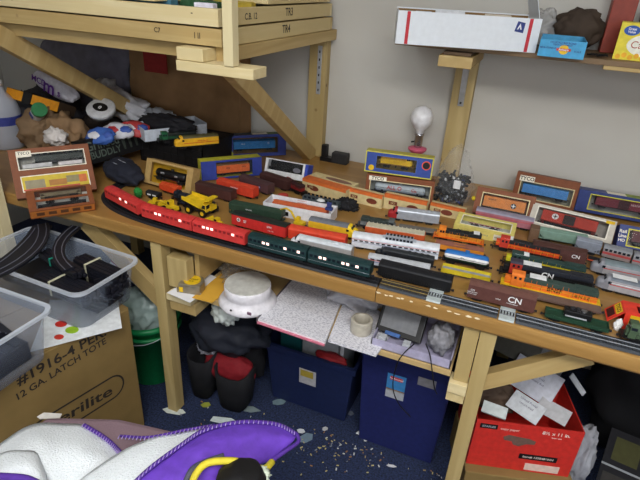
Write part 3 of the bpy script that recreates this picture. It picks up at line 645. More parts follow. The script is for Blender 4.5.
track('grey track between the two pale rerailers below the brown boxcar', [(-.100, .034), (-.03, .034), (.036, .034)], SLATE, BLACK, NICK)
track('long grey track with bright rails running out of frame at the right', [(.078, .034), (.4, .034), (1.0, .034)], SLATE, BLACK, NICK)
def rerailer(x, label):
    t = thing('rerailer', label, 'rerailer', None, Matrix.Translation((x, .034, DESK + .0006))); PG = pm((176, 186, 186), .5)
    mb = MB(); mb.prism([(-.026, 0), (.026, 0), (.020, .0062), (-.020, .0062)], -.0175, .0175, PG); 
    for s in (-1, 1): mb.box(-.0175, .0175, s * .018 - .006, s * .018 + .006, .006, .0085, PG)
    mb.build('ramp_plate', t)
    for o in (-.0083, .0083):
        mb = MB(); mb.box(-.0175, .0175, o - .0007, o + .0007, .0062, .0084, NICK); mb.build('rail', t)
    mb = MB()
    for k in range(5): mb.box(-.014 + k * .007 - .0016, -.014 + k * .007 + .0016, -.013, .007, .0062, .0078, BLACK)
    mb.build('slots', t)
rerailer(-.1175, 'pale grey plastic rerailer at the end of the brass railed track'); rerailer(.057, 'pale grey plastic rerailer in front of the brown CN boxcar')
# ================================================================== TRAINS ON THE TRACK
RT = DESK + .0092
def along(path, s0, L):
    """chord placed on the track path at arc length s0"""
    P = path; acc = 0; q = []
    for tgt in (s0, s0 + L):
        acc = 0
        for a, b in zip(P, P[1:]):
            sg = (b - a).length
            if acc + sg >= tgt: q.append(a + (b - a) * ((tgt - acc) / sg)); break
            acc += sg
    a, b = q; return frame(Vector(((a.x + b.x) / 2, (a.y + b.y) / 2, RT)), b - a)
def car_at(kind, name, label, xa, xb, W=.036, group=None, **kw):
    """on the straight/curved front track between two X positions"""
    def yt(x):
        for a, b in zip(TP, TP[1:]):
            if a[0] <= x <= b[0]: return a[1] + (b[1] - a[1]) * (x - a[0]) / (b[0] - a[0])
        return .034
    a, b = Vector((xa, yt(xa), RT)), Vector((xb, yt(xb), RT)); r = thing(name, label, 'model train car', group, frame((a + b) / 2, b - a)); kind(r, (b - a).length, W=W, **kw); return r
SILL = pm((150, 34, 34), .5)
def xat(px, py, y=.02, z=None): return ony(px, py, y).x
car_at(coach, 'passenger_coach', 'red coach at the left end of the train, on the curve', onz(101, 206).x, onz(141, 221).x - .004, body=CARRED, roof=CARRED, win=pm((140, 34, 38), .3), nwin=11, lit=(5, 7), H=.046)
car_at(coach, 'passenger_coach', 'middle one of the three lit red coaches', onz(145, 221).x, onz(195.5, 235).x, body=CARRED, roof=CARRED, win=pm((140, 34, 38), .3), nwin=12, lit=(3, 4, 9), H=.046)
car_at(coach, 'passenger_coach', 'red coach with glowing windows just ahead of the green coaches', onz(197, 235).x, onz(249, 248).x, body=CARRED, roof=CARRED, win=pm((140, 34, 38), .3), nwin=12, lit=(2, 3, 4, 9), H=.046)
car_at(coach, 'passenger_coach', 'dark green coach with lit windows behind the last red coach', onz(252, 249).x, onz(309, 264).x, body=DGREEN, roof=DGREEN, nwin=13, lit=(3, 4, 8, 11), H=.046, stripes=((.020, .0205, LGREY),))
car_at(coach, 'passenger_coach', 'dark green coach at the right end of the lit train, beside the black coach', onz(310.5, 265).x, onz(371, 280).x, body=DGREEN, roof=DGREEN, nwin=13, lit=(2, 3, 7, 8, 10), H=.046, stripes=((.020, .0205, LGREY),))
# ================================================================== LOOSE ROLLING STOCK, ROW BY ROW
TX = WHITE
place(coach, 'passenger_coach', 'long matt black coach with ribbed sides beside the brass rails', (377, 278), (449, 296), .036, H=.046, body=pm((15, 15, 18), .5), roof=pm((20, 21, 26), .5), nwin=0, ribs=True)
place(box_car, 'boxcar', 'big brown CN boxcar parked above the rerailer at the bench front', (466, 300), (532, 317), .036, H=.050, body=pm((92, 56, 50)), roof=pm((112, 76, 68)), ribs=14,
      texts=(('CN', .032, .033, .022, TX), ('Canadian National', .028, .022, .0035, TX), ('549000', -.006, .026, .004, TX), ('CN', -.068, .034, .007, TX), ('CAPY LD LMT', -.068, .028, .004, TX), ('LT WT NEW', -.068, .023, .004, TX)))
place(flat_car, 'flat_car', 'dark green flat car carrying a black machine at the right front', (543, 320), (607, 337), .034, side=GREEN, deck=GREEN, sideh=.006)
Mx, L = fit((563, 316), (591, 323), .03, DESK + .017)
t = thing('machine_load', 'black and chrome machine block loaded on the dark green flat car', 'machine', None, Mx)
mb = MB(); mb.box(-L / 2, L / 2, -.012, .012, 0, .016, BLACK, b=.002); mb.build('housing', t)
mb = MB(); mb.box(-L / 2 + .004, L / 2 - .01, -.0135, -.012, .001, .004, LGREY); mb.cyl((-.012, 0, .016), (-.012, 0, .021), .006, pm((60, 60, 66), .3, .6)); mb.cyl((.012, 0, .016), (.012, 0, .019), .007, CHROME); mb.box(-.004, .003, -.01, .01, .016, .019, DARK); mb.build('fittings', t)
place(flat_car, 'flat_car', 'empty brown decked flat car in front of the orange BNSF engine', (519, 299), (600, 318), .032, deck=pm((110, 92, 84)), side=pm((96, 74, 66)))
place(hood_diesel, 'diesel_locomotive', 'large orange and green BNSF engine with a yellow sill and white label', (500, 288), (598, 311), .034, H=.050, low=pm((226, 118, 36)), top=pm((54, 72, 66)), cab=pm((232, 124, 44)), sill=YELLOW, sticker=(.27, .44), cat='model locomotive', texts=(('BNSF', .01, .026, .016, BLACK), ('B N S F', .075, .024, .011, BLACK)))
place(hood_diesel, 'diesel_locomotive', 'black CN engine with red cab and white label, in the diagonal row', (499, 276), (593, 296), .034, H=.050, low=BLACK, top=pm((34, 38, 48)), cab=pm((170, 48, 36)), cabtop=pm((60, 56, 70)), sill=BLACK, rail=DARK, sticker=(.22, .42), cat='model locomotive', texts=(('CN', .0, .028, .021, WHITE),))
place(hood_diesel, 'diesel_locomotive', 'green and yellow engine with a yellow nose and white label', (502, 266), (586, 284), .034, H=.046, low=pm((196, 178, 30)), top=pm((42, 66, 62)), cab=pm((42, 66, 62)), nose=pm((206, 200, 40)), sill=BLACK, sticker=(.12, .29), cat='model locomotive')
place(hood_diesel, 'diesel_locomotive', 'orange and black engine with a red cab, furthest back in the diagonal row', (492, 250), (560, 265), .034, H=.046, low=pm((224, 82, 34)), top=pm((34, 34, 36)), cab=pm((196, 56, 40)), sill=BLACK, sticker=(.14, .27), cat='model locomotive')
place(box_car, 'boxcar', 'brown CN boxcar behind the diagonal row of engines', (530, 257), (583, 268), .034, H=.048, body=pm((84, 52, 48)), roof=pm((84, 56, 50)), texts=(('CN', .045, .030, .015, TX), ('CN', -.03, .036, .005, TX)))
place(hopper, 'covered_hopper', 'pale green covered hopper lying in front of the framed red boxcar', (537, 241), (585, 250), .03, H=.040, body=pm((122, 152, 138)), top=pm((132, 164, 150)))
mb = MB(); A_ = onz(532, 242); mb.box(-.014, .014, -.02, .02, 0, .045, pm((112, 86, 66))); o = mb.build('brown_block', bevel=.002); o.matrix_world = Matrix.Translation((A_.x, A_.y + .02, DESK)); tag(o, 'small brown block standing at the left end of the pale green hopper', 'block')
place(cab_diesel, 'diesel_locomotive', 'silver locomotive nearest the red box, with a white paper label', (594, 290), (664, 307), .034, H=.046, body=pm((164,164,170)), top=pm((110, 118, 128)), nose=pm((132, 134, 142)), stripes=((.026, .028, RED), (.031, .0325, WHITE)), sticker=(.2, .55), cat='model locomotive')
place(cab_diesel, 'diesel_locomotive', 'silver locomotive with red stripe, second up from the red box', (589, 274), (664, 290), .034, H=.046, body=pm((164,164,170)), top=pm((120, 134, 140)), nose=pm((132, 134, 142)), stripes=((.026, .028, RED),), cat='model locomotive')
place(hopper, 'gondola_car', 'grey rounded hopper at the left of the back grey row', (573, 252), (598, 258), .032, H=.044, body=pm((132, 138, 150)), top=pm((150, 158, 172)))
place(coach, 'passenger_coach', 'grey coach with red lettering in the back grey row', (600, 259), (628, 266), .034, H=.044, body=pm((142, 132, 132)), roof=pm((136, 140, 146)), nwin=6, stripes=((.020, .027, pm((176, 70, 70))),))
place(coach, 'passenger_coach', 'grey coach with a red nose cut off by the right frame edge', (630, 267), (668, 276), .034, H=.044, body=pm((150, 150, 156)), roof=pm((130, 132, 138)), nwin=7, stripes=((.020, .024, pm((196, 60, 60))),))
place(flat_car, 'flat_car', 'low black flat car with an orange edge right of the rear CN boxcar', (586, 263), (605, 268), .026, deck=BLACK, side=pm((196, 84, 50)))
# middle
place(tank_car, 'tank_car', 'blue, white and green tank car', (441, 263), (488, 273), texts=(('MILK', -.01, .028, .005, GREEN),), H=.044)
place(flat_car, 'gondola_car', 'grey and yellow gondola in front of the blue topped tank car', (440, 275), (489, 286), .030, side=pm((206, 184, 40)), deck=pm((150, 156, 168)), sideh=.009)
place(hood_diesel, 'diesel_locomotive', 'orange and black BNSF engine in the middle of the bench', (433, 240), (482, 249), .032, H=.044, low=pm((222, 134, 44)), top=pm((30, 34, 34)), cab=pm((232, 132, 36)), sill=ORANGE, sticker=(.78, .9), cat='model locomotive', texts=(('BNSF', .015, .024, .010, BLACK),))
place(box_car, 'gondola_car', 'amber orange gondola in front of the BNSF engine on the middle of the bench', (434, 251), (482, 260), .030, H=.030, body=pm((216, 138, 42)), roof=pm((150, 96, 80)), walk=False)
place(coach, 'passenger_coach', 'white dome coach with a silver observation dome', (351, 249), (437, 263), .036, H=.048, body=pm((214, 220, 228), .35), roof=pm((222, 226, 232), .35), nwin=15, win=BLACK, zwin=(.029, .033), dome=(-.03, .05), stripes=((.0345, .0355, RED), (.026, .0268, NAVY)))
place(cab_diesel, 'diesel_locomotive', 'all black streamlined engine lying between the white dome coach and the striped coach', (374, 259), (432, 271), .022, H=.038, body=pm((28, 30, 34)), top=pm((38, 42, 46)), cat='model locomotive')
place(coach, 'passenger_coach', 'short silver coach with red, white and blue stripes', (367, 267), (428, 279), .026, H=.036, body=pm((190, 196, 206), .4), roof=pm((188, 192, 198), .4), nwin=9, win=BLACK, zwin=(.026, .029), stripes=((.0235, .025, RED), (.0215, .0233, WHITE), (.0195, .0213, pm((60, 80, 160)))))
place(hopper, 'hopper_car', 'orange hopper piled with a cream load', (364, 238), (423, 248), .032, H=.042, body=pm((200, 90, 46)), load=pm((206, 200, 176)), ribs=12)
place(cab_diesel, 'diesel_locomotive', 'silver engine with a dark red nose lying toward the orange and cream cartons', (387, 220), (438, 227), .032, H=.044, body=pm((176, 182, 192), .35, .3), top=pm((190, 196, 204), .35, .3), nose=pm((168, 38, 44)), cat='model locomotive')
place(hood_diesel, 'diesel_locomotive', 'grey and dark green engine left of the red nosed silver engine', (357, 229), (396, 235), .032, H=.044, low=pm((122, 128, 130)), top=pm((52, 62, 58)), cab=pm((90, 96, 98)), sill=DARK, rail=GREY, flip=True, cat='model locomotive')
place(flat_car, 'flat_car', 'dull grey empty flat car below the red nosed silver engine', (398, 231), (436, 237), .026, deck=pm((110, 106, 100)), side=pm((130, 124, 116)))
place(cab_diesel, 'diesel_locomotive', 'yellow nosed streamlined engine with a grey roof', (308, 232), (356, 242), .032, flip=True, H=.046, body=pm((222, 176, 40)), top=pm((108, 112, 120)), nose=pm((236, 200, 30)), cat='model locomotive')
place(coach, 'passenger_coach', 'bright red van behind the silver coach, next to the yellow nosed engine', (288, 241), (344, 252), .034, H=.046, body=pm((206, 62, 38)), roof=pm((212, 70, 44)), nwin=0)
place(cab_diesel, 'diesel_locomotive', 'white and silver streamlined engine behind the last dark green coach', (289, 250), (350, 264), .030, H=.048, body=pm((186, 184, 184), .35, .2), top=pm((206, 212, 218), .35), nose=pm((222, 224, 230), .3), stripes=((.020, .026, pm((184, 120, 112))),), cat='model locomotive')
place(box_car, 'boxcar', 'red Santa Fe boxcar with black roof and white lettering', (232, 227), (285, 241), .034, H=.048, body=pm((198, 46, 44)), roof=pm((36, 42, 38)), emblem=(-.068, .031, .0065, WHITE, BLACK), texts=(('SF', -.045, .030, .012, TX), ('SFRC', .04, .032, .008, TX), ('ATSF 37471', .045, .020, .004, TX)))
hp = place(hopper, 'hopper_car', 'dark green hopper behind the red Santa Fe boxcar', (229, 216), (281, 227), .034, H=.046, body=pm((40, 62, 48)), top=pm((48, 70, 56)))
letters(hp, (('READING', -.02, .036, .005, TX),), -.0186)
place(box_car, 'boxcar', 'dark brown boxcar at the left of the group by the yellow dump truck', (193, 194), (231, 204), .034, H=.046, body=pm((78, 46, 42)), roof=pm((70, 46, 44)))
place(box_car, 'boxcar', 'orange red boxcar with white lettering between the brown boxcars', (217, 191), (253, 201), .034, H=.046, body=pm((208, 66, 42)), roof=pm((212, 74, 48)), texts=(('NORTHERN', .0, .031, .006, TX),))
place(box_car, 'boxcar', 'maroon brown boxcar right of the orange red boxcar', (239, 187), (268, 197), .034, H=.046, body=pm((86, 58, 60)), roof=pm((82, 58, 60)), emblem=(.03, .026, .005, pm((90, 70, 140)), WHITE))
place(box_car, 'boxcar', 'plain dark brown boxcar nearest the white and blue box', (260, 184), (287, 193), .034, H=.046, body=pm((70, 42, 40)), roof=pm((78, 50, 48)))
place(hood_diesel, 'diesel_locomotive', 'small black engine with a red body half hidden by the orange topped carton', (281, 188), (301, 197), .03, H=.042, low=pm((140, 36, 34)), top=pm((60, 34, 36)), sill=BLACK, rail=DARK, cat='model locomotive')
place(coach, 'passenger_coach', 'slate grey coach lying behind the white tray box', (302, 205), (337, 213), .030, H=.034, body=pm((70, 82, 86)), roof=pm((64, 74, 80)), nwin=8)
for i, (a, b, c_, lb) in enumerate((((172, 201), (196, 207), (30, 34, 44), 'black engine nearest the yellow tank car box, in a dark heap'), ((178, 207), (214, 214), (34, 40, 58), 'navy black engine lying just behind the yellow dump truck'))):
    place(hood_diesel, 'diesel_locomotive', lb, a, b, .03, H=.036, low=pm(c_), top=pm(tuple(v + 8 for v in c_)), sill=BLACK, rail=DARK, cat='model locomotive')
place(box_car, 'boxcar', 'small orange car in front of the yellow tank car box', (160, 192), (176, 197), .03, H=.034, body=pm((206, 72, 34)), roof=pm((220, 86, 44)))
place(coach, 'passenger_coach', 'black and white engine shell lying beside the little green tree', (146, 198), (158, 201), .024, H=.026, body=BLACK, roof=pm((40, 40, 44)), nwin=2, win=WHITE, zwin=(.014, .019))
# dark green engine at the corner
place(hood_diesel, 'diesel_locomotive', 'olive green engine in the bottom right corner of the bench', (620, 342), (680, 357), .034, H=.050, low=pm((70, 90, 66)), top=pm((88, 108, 84)), cab=pm((70, 90, 66)), sill=BLACK, rail=DARK, cat='model locomotive')
# red box with cut open end
a, b = onz(620, 328), onz(680, 342); M = frame(a, b - a); rb = thing('red_carton', 'bright red window box with yellow and black end label at the right edge', 'model train box', None, M)
RBX = pm((222, 60, 44), .5); Lb, D_, Hh = .25, .058, .044; t = .0015
mb = MB(); mb.box(0, Lb, 0, t, 0, Hh, RBX); mb.box(0, Lb, D_ - t, D_, 0, Hh, RBX); mb.box(0, Lb, t, D_ - t, 0, t, RBX); mb.box(0, .028, t, D_ - t, Hh - t, Hh, RBX); mb.box(.028, Lb, D_ - .014, D_ - t, Hh - t, Hh, RBX); mb.box(.028, Lb, t, .012, Hh - t, Hh, RBX); mb.build('carton', rb)
mb = MB(); mb.box(.012, .07, -.0006, 0, .010, .040, YELLOW); mb.text('HO', .014, RED, XZ(.04, -.001, .026)); mb.build('printed_panel', rb)
M3 = Matrix.Translation((0, 0, Hh)) @ Matrix.Rotation(R(-48), 4, 'Y'); mb = MB(); mb.box(-.046, 0, .002, D_ - .002, -.001, .0005, RBX, M3); fl = mb.build('end_flap', rb)
mb = MB(); mb.box(-.042, -.024, .014, D_ - .008, .0005, .001, pm((70, 24, 24)), M3); mb.build('dark_label', fl)
mb = MB(); mb.box(-.021, -.005, .010, D_ - .006, .0005, .001, YELLOW, M3); mb.text('TYCO', .013, pm((60, 20, 20)), M3 @ Matrix(((0, 1, 0, -.013), (-1, 0, 0, D_ / 2 + .002), (0, 0, 1, .0014), (0, 0, 0, 1)))); mb.build('yellow_label', fl)
t_ = thing('boxcar', 'maroon boxcar inside the bright red window box', 'model train car', None, M @ Matrix.Translation((.13, D_ / 2, .003))); box_car(t_, .19, .042, .030, MAROON, MAROON)
soft('tissue_wad', 'white tissue wad spilling at the foot of the red box', 'tissue', (onz(616, 330).x, onz(616, 330).y, DESK + .014), (.008, .007, .016), (230, 230, 228), 7, .4, 3, flat=-.014)
# ================================================================== CARTONS STANDING AT THE BACK
LBL = pm((238, 232, 214), .6)
bx = carton('train_carton', 'brown window box with a blue car, standing highest at the wall on the right', (511, 198), (573, 211), (517, 171), 12, d=.045, wins=((.10, .93, .12, .70),), inner=pm((150, 150, 130)), texts=(('TYCO', .18, .80, .018, BLACK),), decals=((.06, .30, .70, .90, LBL),))
inside(bx, box_car, 'flat_car', 'bright blue long car in the brown window box at the wall', .14, .86, .20, body=pm((70, 140, 210)), roof=pm((80, 160, 226)), H=.044, walk=False, ribs=5)
bx = carton('train_carton', 'brown window box with an orange boxcar, left one of the pair at the wall', (472, 212), (530, 224), (478, 186), 22, d=.045, wins=((.12, .90, .15, .80),), inner=pm((110, 66, 36)), decals=((.66, .88, .08, .16, LBL),))
inside(bx, box_car, 'boxcar', 'orange boxcar with black round emblem in the left brown window box', .15, .86, .22, body=pm((216, 130, 50)), roof=pm((206, 120, 46)), H=.048, emblem=(.03, .026, .009, BLACK, WHITE), texts=(('ILLINOIS', -.04, .035, .007, BROWN),))
bx = carton('train_carton', 'cream framed tilted window box with a red Santa Fe boxcar', (527, 223), (611, 244), (533, 202), 48, d=.04, face=pm((196, 190, 178), .6), side=pm((170, 150, 130)), wins=((.08, .92, .16, .86),), border=pm((228, 224, 212)), bw=.004, inner=pm((150, 146, 138)), decals=((.88, .98, .82, .95, YELLOW),))
inside(bx, box_car, 'boxcar', 'brick red Santa Fe boxcar inside the cream framed window box', .14, .80, .22, body=pm((176, 58, 44)), roof=pm((176, 62, 46)), door=pm((46, 36, 36)), H=.050, emblem=(-.042, .030, .010, WHITE, BLACK), texts=(('9 9 7', .06, .032, .008, pm((90, 30, 26))),))
PB = pm((42, 58, 120), .5)
bx = carton('train_carton', 'blue and yellow box with a maroon boxcar, at the wall on the far right', (574, 210), (655, 225), (580, 189), 8, d=.06, face=PB, side=PB, wins=((.16, .97, .18, .84),), border=pm((214, 208, 60)), inner=pm((180, 180, 170)))
inside(bx, box_car, 'boxcar', 'maroon boxcar in the blue and yellow box at the far right', .24, .93, .26, body=pm((116, 40, 54)), roof=pm((110, 40, 54)), door=pm((60, 22, 30)), H=.046, texts=(('READING', .04, .030, .009, pm((206, 180, 180))),))
M_, W_, h_, d_, r_ = bx; mb = MB(); mb.box(-W_ / 2 + .09, -W_ / 2 + .15, .006, d_ - .006, h_, h_ + .0005, LBL); mb.box(-W_ / 2 + .15, W_ / 2, .004, d_ - .004, h_, h_ + .0005, pm((132, 150, 50))); mb.build('top_label', r_)
bx = carton('train_carton', 'blue box with white script and yellow window, low at the right edge', (616, 246), (690, 260), (621, 224), 30, d=.05, face=PB, side=PB, wins=((.14, .95, .12, .82),), border=pm((214, 208, 60)), inner=pm((170, 160, 140)), texts=(('Rail', .055, .7, .014, LBL), ('Line', .055, .5, .014, LBL), ('HO', .055, .3, .012, LBL)))
inside(bx, box_car, 'boxcar', 'dark maroon boxcar in the low blue box at the right edge', .2, .9, .2, body=pm((90, 34, 44)), H=.046)
# flat yellow box, purple silver car
bx = carton('train_carton', 'pale yellow box lying flat with a window over a silver and red engine', (454, 224), (514, 237), (463, 213), 82, d=.032, z=DESK, face=pm((222, 208, 116), .5), wins=((.10, .92, .18, .82),), border=LBL, inner=pm((196, 200, 196)))
M_, W_, h_, d_, r_ = bx
inside(bx, coach, 'passenger_coach', 'silver engine with a red stripe inside the flat yellow box', .2, .78, .28, frac=.55, W=.02, body=pm((190, 192, 190)), H=.026, nwin=6, zwin=(.014, .017), stripes=((.018, .0205, pm((180, 60, 70))),))
mb = MB(); Mb = Matrix(((1, 0, 0, -W_ / 2 + W_ * .2), (0, 0, 1, 0), (0, -1, 0, -.0006), (0, 0, 0, 1)))
for s, u, sz, mt in (('BACHMANN', .2, .008, BLACK), ('HO SCALE', .5, .007, GREY), ('DIESEL', .75, .007, BLACK)):
    Mb = Matrix(((1, 0, 0, -W_ / 2 + W_ * u), (0, 1, 0, d_ * .5), (0, 0, 1, -.0006), (0, 0, 0, 1))) @ Matrix.Rotation(math.pi, 4, 'X'); mb.text(s, sz, mt, Mb)
mb.build('lettering', r_)
mb = MB(); mb.box(W_ * .18, W_ * .42, .006, d_ - .006, -.0004, 0, LBL); mb.build('white_label', r_)
place(coach, 'passenger_coach', 'lilac grey coach with red ends leaning on the orange boxcar box', (474, 221), (531, 233), .034, H=.046, body=pm((176, 112, 124)), roof=pm((150, 146, 164)), nwin=0, stripes=((.028, .031, pm((190, 90, 96))),))
# stack in the middle
bx = carton('train_carton', 'brown window box with a silver tank wagon, under the blue box', (364, 199), (431, 208), (364, 173), 8, d=.05, wins=((.07, .95, .18, .78),), inner=pm((150, 156, 150)), texts=(('TYCO', .17, .86, .016, BLACK),), decals=((.04, .30, .78, .94, LBL),))
SB = bx
inside(bx, tank_car, 'tank_car', 'silver tank wagon with red lettering in the brown box', .12, .9, .25, top=pm((186, 198, 206)), mid=pm((186, 198, 206)), low=pm((170, 182, 196)), H=.044, texts=(('ALL O', -.02, .027, .019, RED), ('Co.', .05, .026, .014, RED)))
M_, W_, h_, d_, r_ = SB
top = M_ @ Vector((0, 0, h_)); ang = M_.to_euler().z
b2 = carton('train_carton', 'blue and yellow box with a yellow engine, stacked on the brown box', (364, 171), (431, 180), (366, 150), 6, d=.05, z=top.z - .002, face=pm((50, 76, 156), .5), side=pm((190, 180, 70)), wins=((.17, .76, .22, .80),), border=pm((70, 96, 170)), inner=pm((140, 120, 60)))
inside(b2, hood_diesel, 'diesel_locomotive', 'yellow engine inside the blue and yellow box', .19, .72, .25, flip=True, low=YELLOW, top=pm((206, 160, 30)), sill=pm((120, 90, 40)), H=.048, cat='model locomotive')
M_, W_, h_, d_, r_ = b2
dz = (M_ @ Vector((0, d_, 0))).z
mb = MB(); mb.cyl((W_ / 2 - .023, -.0006, h_ * .62), (W_ / 2 - .023, 0, h_ * .62), .0155, pm((230, 90, 60)), 22); mb.cyl((W_ / 2 - .023, -.0012, h_ * .62), (W_ / 2 - .023, -.0006, h_ * .62), .012, BLACK, 22); mb.build('round_sticker', r_)
mb = MB(); mb.cyl((-W_ / 2 + .024, -.0006, h_ * .22), (-W_ / 2 + .024, 0, h_ * .22), .010, YELLOW, 22); mb.build('yellow_emblem', r_)
mb = MB(); 
for q in ((-W_ / 2, W_ / 2, 0, .004), (-W_ / 2, W_ / 2, h_ - .004, h_), (-W_ / 2, -W_ / 2 + .004, .004, h_ - .004), (W_ / 2 - .004, W_ / 2, .004, h_ - .004)): mb.box(q[0], q[1], -.0005, 0, q[2], q[3], pm((206, 200, 80)))
mb.build('yellow_edging', r_)
# orange and cream cartons
CRM = pm((214, 196, 146), .6)
def lifebox(label, A, B, TLp, d=.045, lean=0, lid=False, oval=.6, flip=False, h=None):
    bx = carton('train_carton', label, A, B, TLp, lean, d=d, face=CRM, side=CRM, wins=(), cat='model train box', h=h)
    M, W, h, d, r = bx; mb = MB(); mb.box(-W / 2 - .0003, W / 2 + .0003, -.0006, d * .45, h, h + .0006, BOXO); mb.box(-W / 2, W / 2, -.0006, 0, h * .78, h, BOXO); mb.build('orange_band', r)
    mb = MB(); mb.prism([(W * (oval - .5) + .020 * math.cos(k * .3142), h * .42 + .010 * math.sin(k * .3142)) for k in range(20)], -.0006, 0, pm((116, 56, 40)), 'Y'); mb.build('oval_logo', r)
    mb = MB(); mb.box(-W * .38, -W * .18, -.0006, 0, h * .35, h * .6, pm((120, 60, 40))); mb.text('HO', .010, CRM, XZ(-W * .28, -.001, h * .47)); mb.build('printed_badge', r)
    if lid: mb = MB(); mb.prism([(W * .12 + W * .3 * math.cos(k * .3142), d * .72 + d * .16 * math.sin(k * .3142)) for k in range(20)], h, h + .0006, pm((130, 96, 80)), 'Z'); mb.build('lid_picture', r)
    return bx
lifebox('cream and orange carton behind the slate grey coach, with a picture lid', (302, 190), (345, 203), (303, 178), d=.09, lid=True, oval=.28)
lifebox('cream and orange carton in front of the left foot of the brown tank wagon box', (346, 200), (381, 209), (347, 188), d=.03, oval=.72)
lifebox('widest cream and orange carton, right in front of the tank wagon box', (383, 208), (425, 217), (385, 194), d=.03, oval=.68)
lifebox('cream and orange carton at the foot of the clear bag of parts', (429, 213), (463, 221), (430, 203), d=.03, oval=.5)
# ------------------------------------------------------------------ left back cartons
bx = carton('train_carton', 'blue window box with a blue boxcar, standing behind the orange reefer box', (226, 158), (286, 155), (225, 136), 4, d=.05, face=pm((52, 66, 140), .5), side=pm((70, 84, 96)), wins=((.12, .86, .16, .88),), border=None, inner=pm((120, 90, 50)))
inside(bx, box_car, 'boxcar', 'bright blue boxcar in the blue window box', .14, .82, .24, body=pm((44, 130, 200)), roof=pm((44, 120, 190)), H=.046, texts=(('C', .06, .032, .012, TX), ('CRAIL', -.05, .032, .006, TX)))
M_, W_, h_, d_, r_ = bx; mb = MB(); mb.cyl((-W_ / 2 + .02, -.0006, h_ * .18), (-W_ / 2 + .02, 0, h_ * .18), .012, pm((150, 150, 60)), 20); mb.build('yellow_emblem', r_)
mb = MB(); mb.box(-W_ * .05, W_ * .2, .01, d_ - .01, h_, h_ + .0006, LBL); mb.box(W_ * .2, W_ * .5, .005, d_ - .005, h_, h_ + .0006, pm((86, 104, 60))); mb.build('top_label', r_)
bx = carton('train_carton', 'yellow edged blue box with an orange reefer car', (202, 181), (262, 175), (201, 162), 4, d=.055, face=pm((50, 66, 150), .5), side=pm((196, 194, 60)), wins=((.24, .84, .10, .90),), border=None, inner=pm((60, 70, 90)))
inside(bx, box_car, 'refrigerator_car', 'orange reefer car in the yellow edged blue box', .26, .80, .12, body=pm((224, 106, 48)), roof=pm((150, 110, 70)), H=.044, texts=(('PFE', -.02, .028, .010, BROWN), ('12448', .04, .030, .006, BROWN)))
bx = carton('train_carton', 'white box with blue end holding a black engine', (264, 174), (306, 182), (264, 157), 18, d=.05, face=WHITE, side=WHITE, wins=((.06, .88, .35, .95),), border=None, inner=pm((40, 40, 44)), film=True)
inside(bx, hood_diesel, 'diesel_locomotive', 'black engine inside the white and blue box', .08, .84, .30, low=BLACK, top=pm((34, 34, 38)), sill=BLACK, rail=DARK, H=.040, cat='model locomotive')
M_, W_, h_, d_, r_ = bx; mb = MB(); mb.box(W_ / 2, W_ / 2 + .0008, 0, d_, 0, h_, pm((50, 70, 170))); mb.box(W_ / 2 - .012, W_ / 2, -.0006, 0, 0, h_, pm((50, 70, 170))); mb.build('blue_end', r_)
mb = MB(); mb.prism([(W_ * .25 + .016 * math.cos(k * .3142), h_ * .55 + .009 * math.sin(k * .3142)) for k in range(20)], -.0008, 0, pm((110, 110, 120)), 'Y'); mb.build('grey_oval', r_)
bx = carton('train_carton', 'tan and yellow tray box with a black tank car', (144, 182), (190, 194), (149, 158), 18, d=.04, face=pm((176, 146, 92), .6), side=pm((176, 146, 92), .6), wins=((.12, .88, .10, .90),), border=None, inner=pm((206, 160, 40)), film=False)
inside(bx, tank_car, 'tank_car', 'black tank car inside the tan and yellow tray box', .16, .84, .22, top=BLACK, mid=BLACK, low=BLACK, H=.046, texts=(('GATX', -.03, .028, .007, TX), ('CAP', .03, .026, .007, TX)))
# the two brown boxes at the far left
bx = carton('train_carton', 'large brown box with two windows, leaning at the left end of the bench', (17, 199), (97, 189), (8.6, 150), 30, d=.045, wins=((.10, .92, .13, .42), (.10, .92, .58, .88)), border=LBL, inner=pm((170, 170, 160)), texts=(('TYCO', .18, .905, .0125, BLACK),), decals=((.09, .27, .83, .955, LBL), (.10, .92, .13, .42, pm((206, 180, 44)))))
M_, W_, h_, d_, r_ = bx
inside(bx, coach, 'passenger_coach', 'dark green engine shell in the upper window of the large brown box', .3, .9, .66, W=.03, body=pm((50, 58, 54)), H=.034, nwin=7)
mb = MB()
for u, v, w_, hh, c_ in ((.13, .17, .24, .17, (150, 140, 110)), (.42, .19, .22, .12, (176, 120, 50)), (.64, .22, .16, .14, (140, 130, 90)), (.80, .20, .10, .16, (206, 110, 50)), (.10, .135, .7, .03, (190, 80, 60))): mb.box(-W_ / 2 + u * W_, -W_ / 2 + (u + w_) * W_, -.001, -.0005, v * h_, (v + hh) * h_, pm(c_))
mb.build('printed_train_picture', r_)
mb = MB(); mb.box(-W_ / 2 + .14 * W_, -W_ / 2 + .5 * W_, .002, .004, .60 * h_, .68 * h_, pm((206, 206, 206))); mb.box(-W_ / 2 + .58 * W_, -W_ / 2 + .88 * W_, .002, .004, .60 * h_, .67 * h_, pm((226, 220, 220))); mb.build('paper_insert', r_)
bx = carton('train_carton', 'small flat brown box with two windows lying against the large brown box', (29, 212), (95, 203), (27, 191), 62, d=.036, z=DESK, wins=((.12, .92, .10, .42), (.12, .92, .52, .92)), border=None, inner=pm((206, 204, 196)), face=TYB)
M_, W_, h_, d_, r_ = bx
mb = MB(); mb.box(-W_ / 2 + .002, W_ / 2 - .002, .004, d_ - .004, -.0006, 0, pm((190, 116, 52)));
for k in range(5): mb.box(-W_ / 2 + W_ * (.10 + .18 * k), -W_ / 2 + W_ * (.22 + .18 * k), .010, d_ - .012, -.0012, -.0006, pm((96, 60, 40)))
mb.build('printed_front', r_)
inside(bx, coach, 'steam_tender', 'black plastic parts in the front window of the small flat brown box', .14, .88, .14, W=.02, body=BLACK, H=.020, nwin=0)
